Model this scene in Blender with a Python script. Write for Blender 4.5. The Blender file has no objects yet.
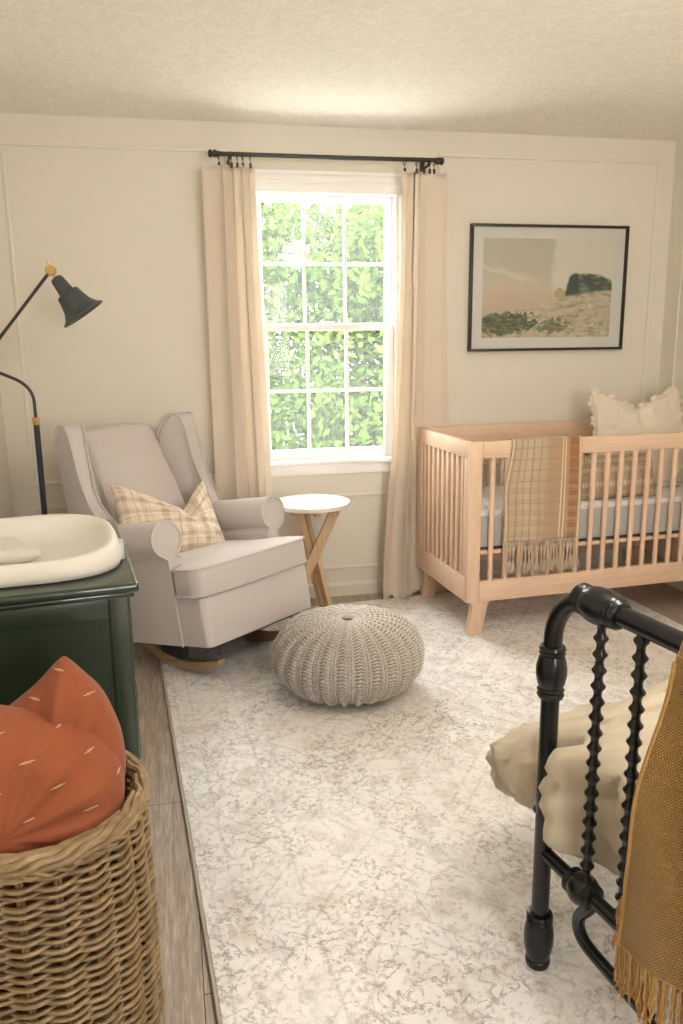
import bpy, bmesh, math, random
from mathutils import Vector, Matrix, noise
PI = math.pi
random.seed(7)
SC = bpy.context.scene
COL = SC.collection
R = math.radians

# ------------------------------------------------------------------ camera
def cam_axes(yaw, pit, rol):
    cy, sy, cp, sp = math.cos(yaw), math.sin(yaw), math.cos(pit), math.sin(pit)
    f = Vector((sy*cp, cy*cp, -sp)); r = Vector((cy, -sy, 0)); u = r.cross(f)
    c, s = math.cos(rol), math.sin(rol)
    return r*c+u*s, u*c-r*s, f
FPX, CAMH, WY = 803.0, 1.426, 4.22
r_, u_, f_ = cam_axes(R(11.838), R(12.394), R(-.643))
cam = bpy.data.cameras.new('camera'); camo = bpy.data.objects.new('camera', cam); COL.objects.link(camo)
M = Matrix((( r_.x, u_.x, -f_.x, 0), (r_.y, u_.y, -f_.y, 0), (r_.z, u_.z, -f_.z, CAMH), (0, 0, 0, 1)))
camo.matrix_world = M
cam.sensor_fit = 'VERTICAL'; cam.angle_y = 2*math.atan(512/FPX) if hasattr(cam, 'angle_y') else cam.angle
cam.sensor_height = 24; cam.lens = 24*FPX/1024
cam.clip_start = .05; cam.clip_end = 200
SC.camera = camo

# ------------------------------------------------------------------ materials
class NT:
    def __init__(s, name):
        s.m = bpy.data.materials.new(name); s.m.use_nodes = True
        s.t = s.m.node_tree; s.n = s.t.nodes; s.n.clear()
        s.out = s.n.new('ShaderNodeOutputMaterial')
    def add(s, typ, props=None, **ins):
        nd = s.n.new(typ)
        for k, v in (props or {}).items(): setattr(nd, k, v)
        for k, v in ins.items(): s.set(nd, k, v)
        return nd
    def set(s, nd, k, v):
        key = int(k[1:]) if k[0] == 'i' and k[1:].isdigit() else k.replace('_', ' ')
        sock = nd.inputs[key]
        if isinstance(v, bpy.types.NodeSocket): s.t.links.new(v, sock)
        elif isinstance(v, bpy.types.Node): s.t.links.new(v.outputs[0], sock)
        else:
            if hasattr(sock.default_value, '__len__') and hasattr(v, '__len__') and len(v) == 3 and len(sock.default_value) == 4: v = (*v, 1)
            sock.default_value = v
    def math(s, op, a, b=0.0, c=0.0, clamp=False):
        nd = s.n.new('ShaderNodeMath'); nd.operation = op; nd.use_clamp = clamp
        s.set(nd, 'i0', a); s.set(nd, 'i1', b)
        if op in ('MULTIPLY_ADD', 'COMPARE', 'SMOOTH_MIN'): s.set(nd, 'i2', c)
        return nd.outputs[0]
    def ramp(s, fac, stops, interp='LINEAR'):
        nd = s.n.new('ShaderNodeValToRGB'); nd.color_ramp.interpolation = interp
        e = nd.color_ramp.elements
        while len(e) < len(stops): e.new(.5)
        for el, (p, c) in zip(e, stops):
            el.position = p; el.color = (c, c, c, 1) if isinstance(c, (int, float)) else (*c, 1)
        s.set(nd, 'Fac', fac); return nd.outputs[0]
    def mix(s, fac, a, b, mode='MIX'):
        nd = s.n.new('ShaderNodeMix'); nd.data_type = 'RGBA'; nd.blend_type = mode
        for k, v in ((0, fac), (6, a), (7, b)):
            so = nd.inputs[k]
            if isinstance(v, bpy.types.NodeSocket): s.t.links.new(v, so)
            elif isinstance(v, bpy.types.Node): s.t.links.new(v.outputs[0], so)
            else: so.default_value = (*v, 1) if hasattr(v, '__len__') and len(v) == 3 else v
        return nd.outputs[2]
    def coords(s, kind='Object', scale=(1, 1, 1), rot=(0, 0, 0), loc=(0, 0, 0)):
        tc = s.n.new('ShaderNodeTexCoord'); mp = s.n.new('ShaderNodeMapping')
        s.t.links.new(tc.outputs[kind], mp.inputs[0])
        mp.inputs['Scale'].default_value = scale; mp.inputs['Rotation'].default_value = rot; mp.inputs['Location'].default_value = loc
        return mp.outputs[0]
    def noise(s, vec, scale, detail=3, rough=.5, dist=0):
        return s.add('ShaderNodeTexNoise', Vector=vec, Scale=scale, Detail=detail, Roughness=rough, Distortion=dist).outputs[0]
    def bsdf(s, color, rough=.6, metal=0, bump=None, bstr=.3, bdist=.002, sheen=0, coat=0, spec=.5, transl=0):
        b = s.add('ShaderNodeBsdfPrincipled', Base_Color=color, Roughness=rough, Metallic=metal)
        b.inputs['Specular IOR Level'].default_value = spec
        if sheen: b.inputs['Sheen Weight'].default_value = sheen; b.inputs['Sheen Roughness'].default_value = .5
        if coat: b.inputs['Coat Weight'].default_value = coat
        nrm = None
        if bump is not None:
            bn = s.add('ShaderNodeBump', Strength=bstr, Distance=bdist, Height=bump); nrm = bn.outputs[0]
            s.t.links.new(nrm, b.inputs['Normal'])
        o = b.outputs[0]
        if transl:
            t = s.add('ShaderNodeBsdfTranslucent', Color=color)
            mx = s.add('ShaderNodeMixShader', i0=transl, i1=o, i2=t.outputs[0]); o = mx.outputs[0]
        s.t.links.new(o, s.out.inputs[0]); return s.m

def simple(name, col, rough=.6, var=.08, vscale=8, bscale=0, bstr=.3, bdist=.002, **k):
    n = NT(name); v = n.coords()
    c = n.mix(n.noise(v, vscale, 4), tuple(x*(1-var) for x in col), tuple(min(1, x*(1+var)) for x in col))
    b = n.noise(v, bscale, 3) if bscale else None
    return n.bsdf(c, rough, bump=b, bstr=bstr, bdist=bdist, **k)

def fabric(name, col, scale=700, var=.06, rough=.9, bstr=.35, bdist=.0012, col2=None, **k):
    n = NT(name); v = n.coords()
    w1 = n.add('ShaderNodeTexWave', {'bands_direction': 'X'}, Vector=v, Scale=scale/6, Distortion=1.5, Detail=2).outputs[1]
    w2 = n.add('ShaderNodeTexWave', {'bands_direction': 'Z'}, Vector=v, Scale=scale/6, Distortion=1.5, Detail=2).outputs[1]
    h = n.math('ADD', w1, w2)
    nz = n.noise(v, scale/3, 3)
    c2 = col2 or tuple(x*(1-var*2.5) for x in col)
    c = n.mix(n.ramp(nz, [(.3, 0), (.7, 1)]), c2, col)
    c = n.mix(n.noise(v, 4, 3), c, tuple(x*(1-var) for x in col))
    return n.bsdf(c, rough, bump=n.math('ADD', h, nz), bstr=bstr, bdist=bdist, sheen=.25, spec=.2, **k)

def wood(name, light, dark, scale=3, axis=0, rough=.5, coat=0, stretch=14):
    n = NT(name); sc = [stretch]*3; sc[axis] = 1
    v = n.coords(scale=tuple(sc))
    g = n.noise(v, scale, 6, .6, .6); g2 = n.noise(v, scale*6, 3, .6)
    f = n.math('ADD', n.math('MULTIPLY', g, .75), n.math('MULTIPLY', g2, .25))
    c = n.ramp(f, [(.35, dark), (.62, light)])
    return n.bsdf(c, rough, bump=f, bstr=.08, bdist=.002, coat=coat)

M_wall = simple('wall_paint', (.73, .69, .61), .75, .012, 2, 250, .06)
M_trim = simple('wall_molding_paint', (.75, .71, .635), .5, .01, 3)
M_white = simple('window_white_paint', (.90, .89, .88), .35, .01, 3)
def ceil_mat():
    n = NT('textured_ceiling'); v = n.coords()
    a = n.noise(v, 55, 4, .6); b = n.noise(v, 18, 3)
    h = n.ramp(n.math('ADD', n.math('MULTIPLY', a, .7), n.math('MULTIPLY', b, .3)), [(.42, 0), (.6, 1)])
    return n.bsdf(n.mix(h, (.83, .80, .745), (.91, .88, .83)), .85, bump=h, bstr=.4, bdist=.004)
M_ceil = ceil_mat()

def floor_mat():
    n = NT('grey_oak_planks'); v = n.coords(rot=(0, 0, R(90)), loc=(0, 0, 0))
    # texture x runs along the room's depth, texture y across it
    tc = n.add('ShaderNodeTexCoord').outputs['Object']
    sp = n.add('ShaderNodeSeparateXYZ', Vector=tc)
    cb = n.add('ShaderNodeCombineXYZ', X=n.math('ADD', sp.outputs[1], -1.545+1.244*4), Y=n.math('ADD', sp.outputs[0], .235+.235*20))
    br = n.add('ShaderNodeTexBrick', {'offset': .37, 'offset_frequency': 2}, Vector=cb.outputs[0], Color1=(.42, .355, .305), Color2=(.52, .45, .39), Mortar=(.05, .04, .03),
               Scale=1.0, Mortar_Size=.0013, Mortar_Smooth=.1, Bias=0.0, Brick_Width=1.244, Row_Height=.235)
    g = n.add('ShaderNodeMapping', Vector=tc); g.inputs['Scale'].default_value = (26, 1.6, 1)
    gr = n.noise(g.outputs[0], 3, 6, .65, 1.2)
    g2 = n.add('ShaderNodeMapping', Vector=tc); g2.inputs['Scale'].default_value = (160, 9, 1)
    fine = n.noise(g2.outputs[0], 2, 3, .6)
    c = n.mix(n.ramp(gr, [(.35, 0), (.7, 1)]), (.58, .52, .47), (1.1, 1.1, 1.1))
    c = n.mix(1.0, br.outputs[0], c, 'MULTIPLY')
    c = n.mix(1.0, c, n.ramp(fine, [(.3, .78), (.7, 1.12)]), 'MULTIPLY')
    return n.bsdf(c, .42, bump=fine, bstr=.12, bdist=.001, spec=.35)
M_floor = floor_mat()

def rug_mat():
    n = NT('distressed_rug_pile'); v = n.coords()
    sp = n.add('ShaderNodeSeparateXYZ', Vector=v)
    X, Y = sp.outputs[0], sp.outputs[1]
    def contour(scale, dist, width, det=2):
        q = n.noise(v, scale, det, .5, dist)
        d = n.math('ABSOLUTE', n.math('SUBTRACT', q, .5))
        return n.ramp(d, [(0, 1), (width, 0)])
    curls = n.math('MAXIMUM', contour(8, 1.1, .026, 5), contour(19, .9, .045, 4))
    vo = n.add('ShaderNodeTexVoronoi', {'feature': 'DISTANCE_TO_EDGE'}, Vector=v, Scale=9.0).outputs[0]
    ring = n.ramp(n.math('ABSOLUTE', n.math('SUBTRACT', vo, .22)), [(0, 1), (.06, 0)])
    wear = n.ramp(n.noise(v, 3.2, 4, .65), [(.34, .12), (.58, 1)])
    wear2 = n.ramp(n.noise(v, 62, 4, .78), [(.455, .0), (.52, 1)])
    # diamond lattice of medallions
    def tri(c, per, off):
        f = n.math('FRACT', n.math('ADD', n.math('DIVIDE', c, per), off))
        return n.math('MULTIPLY', n.math('ABSOLUTE', n.math('SUBTRACT', f, .5)), 2.0)
    dm = n.math('ADD', tri(X, 1.15, .15), tri(Y, 1.35, .3))
    wob = n.math('MULTIPLY', n.math('SUBTRACT', n.noise(v, 16, 2), .5), .05)
    dmw = n.math('ADD', dm, wob)
    dia = None
    for c0 in (.38, .50, .62, 1.0, 1.36, 1.48):
        l = n.ramp(n.math('ABSOLUTE', n.math('SUBTRACT', dmw, c0)), [(0, 1), (.016, 0)])
        dia = l if dia is None else n.math('MAXIMUM', dia, l)
    # border lines
    ax = n.math('ABSOLUTE', X)
    bor = None
    for c0 in (1.22, 1.165, .99):
        l = n.ramp(n.math('ABSOLUTE', n.math('SUBTRACT', n.math('ADD', ax, n.math('MULTIPLY', wob, .12)), c0)), [(0, 1), (.006, 0)])
        bor = l if bor is None else n.math('MAXIMUM', bor, l)
    vf = n.add('ShaderNodeTexVoronoi', {'feature': 'F1'}, Vector=v, Scale=2.1, Randomness=.55).outputs[0]
    ros = n.math('ABSOLUTE', n.math('SINE', n.math('ADD', n.math('MULTIPLY', vf, 34.0), n.math('MULTIPLY', n.noise(v, 14, 3, .6), 7.0))))
    ros = n.math('MULTIPLY', n.ramp(ros, [(0, 1), (.20, 0)]), n.ramp(vf, [(.0, 1), (.38, .8), (.46, 0)]))
    pat = n.math('MAXIMUM', n.math('MAXIMUM', n.math('MULTIPLY', curls, .8), ros), n.math('MULTIPLY', ring, .5))
    pat = n.math('MULTIPLY', pat, n.math('MULTIPLY', wear, wear2))
    faint = n.math('MULTIPLY', n.math('MAXIMUM', dia, bor), n.ramp(n.noise(v, 45, 3, .6), [(.4, .15), (.6, .75)]))
    base = n.mix(n.ramp(n.noise(v, 2.2, 3), [(.4, 0), (.65, 1)]), (.82, .80, .78), (.90, .885, .865))
    tint = n.ramp(n.noise(v, 5, 2), [(.45, (.50, .385, .29)), (.6, (.37, .37, .37))])
    base = n.mix(n.math('MULTIPLY', n.ramp(n.noise(v, 9, 5, .7), [(.48, 0), (.62, 1)]), .38), base, tint)
    c = n.mix(n.math('MULTIPLY', faint, .55), base, (.36, .355, .37))
    c = n.mix(n.math('MULTIPLY', pat, .85), c, (.17, .135, .11))
    pile = n.noise(v, 420, 2)
    h = n.math('SUBTRACT', n.math('MULTIPLY', pile, .5), n.math('MULTIPLY', pat, .8))
    return n.bsdf(c, .95, bump=h, bstr=.5, bdist=.003, sheen=.2, spec=.1)
M_rug = rug_mat()
M_rugedge = fabric('rug_binding', (.42, .37, .31), 500)

M_chair = fabric('greige_upholstery', (.60, .55, .535), 1500, .035, .92, .25, .0006)
M_piping = fabric('greige_piping', (.64, .59, .57), 1500, .03)
M_rocker = wood('rocker_wood', (.40, .28, .15), (.22, .14, .07), 4, 1, .45)
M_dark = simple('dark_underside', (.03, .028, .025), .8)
M_curtain = fabric('oatmeal_linen', (.86, .78, .68), 900, .03, .95, .25, .0008, transl=.35)
M_iron = simple('black_iron', (.006, .007, .008), .27, .1, 12, 60, .04, spec=.45)
M_rod = simple('dark_bronze_rod', (.03, .025, .022), .4)
M_navy = simple('navy_black_pole', (.014, .016, .032), .3)
M_brass = simple('brushed_brass', (.62, .40, .15), .3, .08, metal=.9)
M_shade = simple('grey_enamel_shade', (.055, .065, .068), .45, .05, 10, 120, .05)
M_green = simple('forest_green_paint', (.013, .026, .014), .34, .12, 3, 90, .04, coat=.5)
M_tray = simple('cream_foam', (.64, .615, .56), .5, .02, 4)
M_cribwood = wood('pale_washed_birch', (.76, .56, .41), (.66, .46, .325), 3, 0, .45)
M_cribwood_z = wood('pale_washed_birch_upright', (.76, .56, .41), (.66, .46, .325), 3, 2, .45)
M_tablewood = wood('light_oak', (.60, .42, .26), (.46, .30, .18), 4, 2, .5)
M_tabletop = wood('whitewashed_tabletop', (.80, .75, .70), (.72, .66, .60), 3, 0, .3, coat=.2)
M_sheet = fabric('white_sheet', (.74, .73, .74), 900, .03)
M_mattside = fabric('shaded_mattress_side', (.46, .45, .44), 900, .05)  # white bedding coloured grey here, painting in the shade on its side
M_boucle = fabric('cream_ruffle_linen', (.80, .72, .60), 600, .07, .95, .5)
M_duvet = fabric('ivory_duvet_cotton', (.56, .49, .375), 900, .04, .9, .25)
M_glovec = fabric('folded_cream_knit', (.60, .56, .50), 500, .08)

def rust_mat():
    n = NT('rust_linen'); v = n.coords()
    w = n.noise(v, 300, 3)
    c = n.mix(w, (.20, .053, .022), (.29, .083, .036))
    c = n.mix(n.ramp(n.noise(v, 5, 3), [(.35, .0), (.7, .5)]), c, (.33, .105, .048))
    return n.bsdf(c, .9, bump=w, bstr=.3, bdist=.001, sheen=.08, spec=.2)
M_rust = rust_mat()
M_thread = simple('cream_thread', (.62, .42, .26), .8)

def stripes(n, c, lines):
    """sum of soft bands of coordinate c: (centre, half width, weight)"""
    o = None
    for p, hw, wt in lines:
        b = n.math('MULTIPLY', n.ramp(n.math('DIVIDE', n.math('ABSOLUTE', n.math('SUBTRACT', c, p)), hw), [(.7, 1), (1.0, 0)]), wt)
        o = b if o is None else n.math('MAXIMUM', o, b)
    return o
def plaid_pillow_mat():
    n = NT('cream_tan_plaid'); tc = n.add('ShaderNodeTexCoord').outputs['UV']
    sp = n.add('ShaderNodeSeparateXYZ', Vector=tc); v = n.coords()
    def grid(c, k):
        f = n.math('FRACT', n.math('MULTIPLY', c, k))
        return stripes(n, f, [(.2, .10, .75), (.5, .02, .9), (.72, .09, .6), (.86, .015, .7)])
    a = grid(sp.outputs[0], 3.0); b = grid(sp.outputs[1], 3.0)
    brown = n.math('MULTIPLY', n.math('ADD', a, b), .55)
    th = n.noise(v, 500, 2)
    c = n.mix(n.math('MULTIPLY', brown, n.ramp(th, [(.35, .55), (.65, 1)])), (.74, .66, .53), (.33, .19, .12))
    return n.bsdf(c, .95, bump=th, bstr=.4, bdist=.001, sheen=.2, spec=.2)
M_plaid = plaid_pillow_mat()
def lumbar_mat():
    n = NT('tan_banded_weave'); tc = n.add('ShaderNodeTexCoord').outputs['UV']
    sp = n.add('ShaderNodeSeparateXYZ', Vector=tc); v = n.coords()
    band = stripes(n, sp.outputs[1], [(.35, .055, 1), (.62, .05, .8), (.82, .05, 1), (.15, .02, .5)])
    tuft = n.ramp(n.math('FRACT', n.math('MULTIPLY', sp.outputs[0], 26.0)), [(.2, .3), (.5, 1), (.8, .3)])
    c = n.mix(n.math('MULTIPLY', band, tuft), (.47, .37, .26), (.74, .64, .50))
    return n.bsdf(c, .95, bump=n.noise(v, 400, 2), bstr=.4, bdist=.001, spec=.2)
M_lumbar = lumbar_mat()
def crib_throw_mat():
    n = NT('plaid_gauze_throw'); tc = n.add('ShaderNodeTexCoord').outputs['UV']
    sp = n.add('ShaderNodeSeparateXYZ', Vector=tc); U, V = sp.outputs[0], sp.outputs[1]; v = n.coords()
    th = n.noise(v, 420, 3, .6)
    zone = n.ramp(n.math('MULTIPLY', U, 1.0), [(.0, (.56, .42, .29)), (.30, (.62, .49, .36)), (.50, (.55, .41, .29)), (.56, (.50, .33, .21)), (.80, (.50, .33, .21)), (.84, (.36, .17, .07)), (.94, (.36, .17, .07)), (.97, (.56, .43, .29))])
    dk = stripes(n, U, [(.055, .012, .8), (.14, .012, .8), (.22, .010, .7), (.31, .012, .9), (.42, .010, .8), (.52, .008, .5)])
    lt = stripes(n, U, [(.725, .009, 1), (.765, .009, 1), (.02, .01, .8), (.975, .012, .9)])
    hz = n.math('FRACT', n.math('MULTIPLY', V, 13.0))
    hd = stripes(n, hz, [(.5, .08, .6)]); hb = n.math('MULTIPLY', stripes(n, hz, [(.2, .18, .5)]), n.ramp(V, [(.5, 0), (.6, 1)]))
    c = n.mix(hb, zone, (.45, .36, .25)); c = n.mix(n.math('MAXIMUM', dk, hd), c, (.40, .29, .19)); c = n.mix(lt, c, (.78, .68, .50))
    c = n.mix(n.ramp(th, [(.3, .25), (.6, 0)]), c, (.30, .22, .14))
    return n.bsdf(c, .95, bump=th, bstr=.4, bdist=.001, sheen=.2, spec=.1, transl=.12)
M_cthrow = crib_throw_mat()
M_cfringe = fabric('gauze_fringe', (.66, .53, .39), 700, .12)
def mustard_mat():
    n = NT('mustard_basket_weave'); tc = n.add('ShaderNodeTexCoord').outputs['UV']
    mp = n.add('ShaderNodeMapping', Vector=tc); mp.inputs['Rotation'].default_value = (0, 0, R(8))
    sp = n.add('ShaderNodeSeparateXYZ', Vector=mp.outputs[0]); v = n.coords()
    K = 230.0
    row = n.math('FLOOR', n.math('MULTIPLY', sp.outputs[1], K))
    off = n.math('MULTIPLY', n.math('FRACT', n.math('MULTIPLY', row, .5)), 1.0)
    fu = n.math('FRACT', n.math('ADD', n.math('MULTIPLY', sp.outputs[0], K*.8), off))
    fv = n.math('FRACT', n.math('MULTIPLY', sp.outputs[1], K))
    hu = n.math('SINE', n.math('MULTIPLY', fu, PI)); hv = n.math('SINE', n.math('MULTIPLY', fv, PI))
    h = n.math('MULTIPLY', hu, hv)
    nz = n.noise(v, 130, 3)
    hh = n.math('ADD', h, n.math('MULTIPLY', nz, .4))
    c = n.ramp(hh, [(.18, (.12, .055, .010)), (.55, (.31, .165, .034)), (1.0, (.48, .28, .085))])
    return n.bsdf(c, .9, bump=hh, bstr=.7, bdist=.003, sheen=.3, spec=.15)
M_mustard = mustard_mat()
M_mfringe = fabric('mustard_fringe', (.50, .29, .09), 500, .15)
def wicker_mat(name, a, b, c3):
    n = NT(name); v = n.coords(scale=(1, 1, 5))
    q = n.noise(v, 7, 4, .7); q2 = n.noise(n.coords(), 45, 3)
    c = n.ramp(n.math('ADD', n.math('MULTIPLY', q, .6), n.math('MULTIPLY', q2, .4)), [(.34, a), (.5, b), (.66, c3)])
    return n.bsdf(c, .5, bump=n.noise(n.coords(), 220, 2), bstr=.2, bdist=.001)
M_wicker = wicker_mat('wicker_cane', (.11, .072, .036), (.235, .155, .072), (.36, .25, .135))
M_stake = wicker_mat('wicker_stake', (.07, .04, .02), (.18, .105, .05), (.30, .19, .09))
def yarn_mat():
    n = NT('marled_grey_yarn'); v = n.coords()
    q = n.noise(v, 160, 4, .7)
    tc = n.add('ShaderNodeTexCoord').outputs['UV']; sp = n.add('ShaderNodeSeparateXYZ', Vector=tc)
    tw = n.add('ShaderNodeTexWave', {'bands_direction': 'DIAGONAL'}, Vector=v, Scale=60, Distortion=3).outputs[1]
    U, V = sp.outputs[0], sp.outputs[1]
    f = n.math('FRACT', n.math('MULTIPLY', U, 26.0))
    g = n.math('DIVIDE', f, .60)
    chev = n.math('SINE', n.math('MULTIPLY', n.math('ADD', n.math('MULTIPLY', V, 149/3.4), n.math('MULTIPLY', n.math('ABSOLUTE', n.math('SUBTRACT', g, .5)), 1.5)), 2*PI))
    braid = n.math('LESS_THAN', f, .58)
    st = n.math('MULTIPLY', braid, n.ramp(chev, [(.3, 0), (.7, 1)]))
    lightc = n.ramp(q, [(.34, (.50, .45, .40)), (.5, (.68, .645, .60)), (.64, (.80, .775, .735))])
    darkc = n.ramp(q, [(.36, (.25, .215, .185)), (.5, (.36, .32, .285)), (.66, (.58, .54, .50))])  # darker yarn tone, also paints shade into gaps between ribs and stitches
    cord = n.math('MULTIPLY', n.math('GREATER_THAN', f, .64), n.ramp(n.math('ABSOLUTE', n.math('SUBTRACT', n.math('FRACT', n.math('MULTIPLY', n.math('SUBTRACT', f, .6), 5.0)), .5)), [(.12, 1), (.3, 0)]))
    c = n.mix(n.math('MAXIMUM', st, n.math('MULTIPLY', cord, .8)), darkc, lightc)
    return n.bsdf(c, .95, bump=n.math('ADD', q, n.math('MULTIPLY', tw, .3)), bstr=.35, bdist=.002, sheen=.2, spec=.1)
M_yarn = yarn_mat()
def art_mat():
    n = NT('abstract_landscape_print'); tc = n.add('ShaderNodeTexCoord').outputs['UV']
    v = n.coords('UV', scale=(1.3, 1, 1)); sp = n.add('ShaderNodeSeparateXYZ', Vector=tc); U, V = sp.outputs[0], sp.outputs[1]
    w = n.math('MULTIPLY', n.math('SUBTRACT', n.noise(v, 4, 6, .65), .5), .22)
    w2 = n.math('MULTIPLY', n.math('SUBTRACT', n.noise(v, 18, 5, .7), .5), .14)
    VV = n.math('ADD', V, w); UU = n.math('ADD', U, w)
    sky = n.ramp(n.math('ADD', V, n.math('MULTIPLY', w, 1.2)), [(.22, (.66, .50, .40)), (.40, (.70, .53, .42)), (.52, (.72, .60, .49)), (.68, (.62, .565, .455)), (1, (.60, .55, .44))])
    right = n.ramp(n.math('ADD', U, n.math('MULTIPLY', w, 1.6)), [(.49, 0), (.56, 1)])
    c = n.mix(right, sky, (.82, .74, .64))
    streak = n.ramp(n.math('ABSOLUTE', n.math('SUBTRACT', VV, n.math('MULTIPLY_ADD', U, -.35, .72))), [(.0, .7), (.05, 0)])
    c = n.mix(n.math('MULTIPLY', streak, n.ramp(U, [(.3, 1), (.45, 0)])), c, (.86, .75, .62))
    hor = n.math('ADD', n.math('MULTIPLY', U, .12), .235)
    hor = n.math('ADD', hor, n.math('MULTIPLY', n.ramp(U, [(.45, 0), (.68, 1)]), .17))
    field = n.ramp(n.math('ADD', n.math('SUBTRACT', n.math('ADD', V, n.math('MULTIPLY', w2, .8)), hor), .5), [(.47, 1), (.54, 0)])
    vs = n.coords('UV', scale=(1.0, 1.6, 1), rot=(0, 0, R(-25)))
    fc = n.ramp(n.noise(vs, 13, 8, .78, .5), [(.34, (.18, .16, .09)), (.44, (.50, .42, .29)), (.56, (.68, .58, .43)), (.68, (.80, .74, .63))])
    c = n.mix(field, c, fc)
    def blob(cx, cy, rx, ry, ww=1.0):
        a = n.math('DIVIDE', n.math('SUBTRACT', n.math('ADD', U, n.math('MULTIPLY', w2, ww)), cx), rx)
        b = n.math('DIVIDE', n.math('SUBTRACT', n.math('ADD', V, n.math('MULTIPLY', w2, ww)), cy), ry)
        return n.ramp(n.math('ADD', n.math('MULTIPLY', a, a), n.math('MULTIPLY', b, b)), [(.85, 1), (1.0, 0)])
    gcol = n.ramp(n.noise(vs, 15, 6, .75), [(.38, (.05, .065, .025)), (.52, (.12, .145, .06)), (.66, (.36, .35, .23))])
    c = n.mix(blob(.13, .14, .15, .13, 1.9), c, gcol); c = n.mix(blob(.27, .155, .15, .10, 2.2), c, gcol)
    c = n.mix(n.math('MULTIPLY', blob(.55, .12, .12, .07, 3.0), .8), c, gcol)
    # headland: flat on its left flank, domed top, thinning to the right
    un = n.math('SUBTRACT', n.math('ADD', U, n.math('MULTIPLY', w2, .35)), .78)
    vn = n.math('ADD', V, n.math('MULTIPLY', w2, .45))
    top = n.math('SUBTRACT', .655, n.math('MULTIPLY', n.math('MULTIPLY', un, un), 1.5)); bot = n.math('MULTIPLY_ADD', un, .16, .445)
    inside = n.math('MULTIPLY', n.ramp(n.math('ADD', n.math('SUBTRACT', top, vn), .5), [(.49, 0), (.51, 1)]), n.ramp(n.math('ADD', n.math('SUBTRACT', vn, bot), .5), [(.49, 0), (.52, 1)]))
    flank = n.ramp(n.math('ADD', n.math('SUBTRACT', n.math('ADD', un, n.math('MULTIPLY', n.math('SUBTRACT', .45, V), .22)), -.145), .5), [(.49, 0), (.505, 1)])
    inside = n.math('MULTIPLY', inside, flank)
    hc = n.ramp(n.noise(vs, 11, 6, .72), [(.38, (.045, .07, .05)), (.52, (.11, .15, .10)), (.63, (.30, .32, .25)), (.72, (.55, .52, .42))])
    c = n.mix(inside, c, hc)
    c = n.mix(n.math('MULTIPLY', inside, n.ramp(un, [(.0, 1), (.02, 0)])) if False else n.math('MULTIPLY', inside, n.math('LESS_THAN', un, -.045)), c, (.04, .07, .075))
    c = n.mix(blob(.592, .455, .045, .055, .5), c, (.58, .43, .22))
    c = n.mix(n.ramp(n.math('MULTIPLY', n.noise(vs, 24, 6, .8), n.ramp(V, [(.0, 1), (.5, .72)])), [(.60, 0), (.66, .55)]), c, (.86, .80, .70))
    return n.bsdf(c, .6)
M_art = art_mat()
M_mat = simple('white_mount_board', (.80, .76, .73), .8)
M_frame = simple('thin_black_frame', (.02, .014, .012), .35)
def glass_mat(name, refl=1.0, ior=1.45, haze=0):
    n = NT(name); f = n.add('ShaderNodeFresnel', IOR=ior)
    t = n.add('ShaderNodeBsdfTransparent', Color=(.97, .98, .97)); g = n.add('ShaderNodeBsdfGlossy', Roughness=.02)
    mx = n.add('ShaderNodeMixShader', i0=n.math('MULTIPLY', f, refl), i1=t.outputs[0], i2=g.outputs[0])
    o = mx.outputs[0]
    if haze:
        tr = n.add('ShaderNodeBsdfTranslucent', Color=(.9, .93, .95)); o = n.add('ShaderNodeMixShader', i0=haze, i1=o, i2=tr.outputs[0]).outputs[0]  # translucent share stands in for glare washing over the panes
    n.t.links.new(o, n.out.inputs[0]); return n.m
M_glass = glass_mat('window_glass', refl=.2, haze=.022); M_pglass = glass_mat('picture_glass')
def leaf_mat():
    n = NT('spring_leaves'); v = n.coords()
    c = n.ramp(n.noise(v, 2.5, 4, .7), [(.35, (.034, .072, .010)), (.5, (.060, .110, .016)), (.66, (.105, .150, .034))])
    return n.bsdf(c, .7, transl=.5, spec=.15)
M_leaf = leaf_mat()
M_bark = simple('tree_bark', (.10, .075, .05), .9)
M_bounce_ground = simple('pale_bounce_ground', (.55, .54, .48), .9, .2, 3)  # ground out of view, made pale to bounce daylight onto the ceiling

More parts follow.
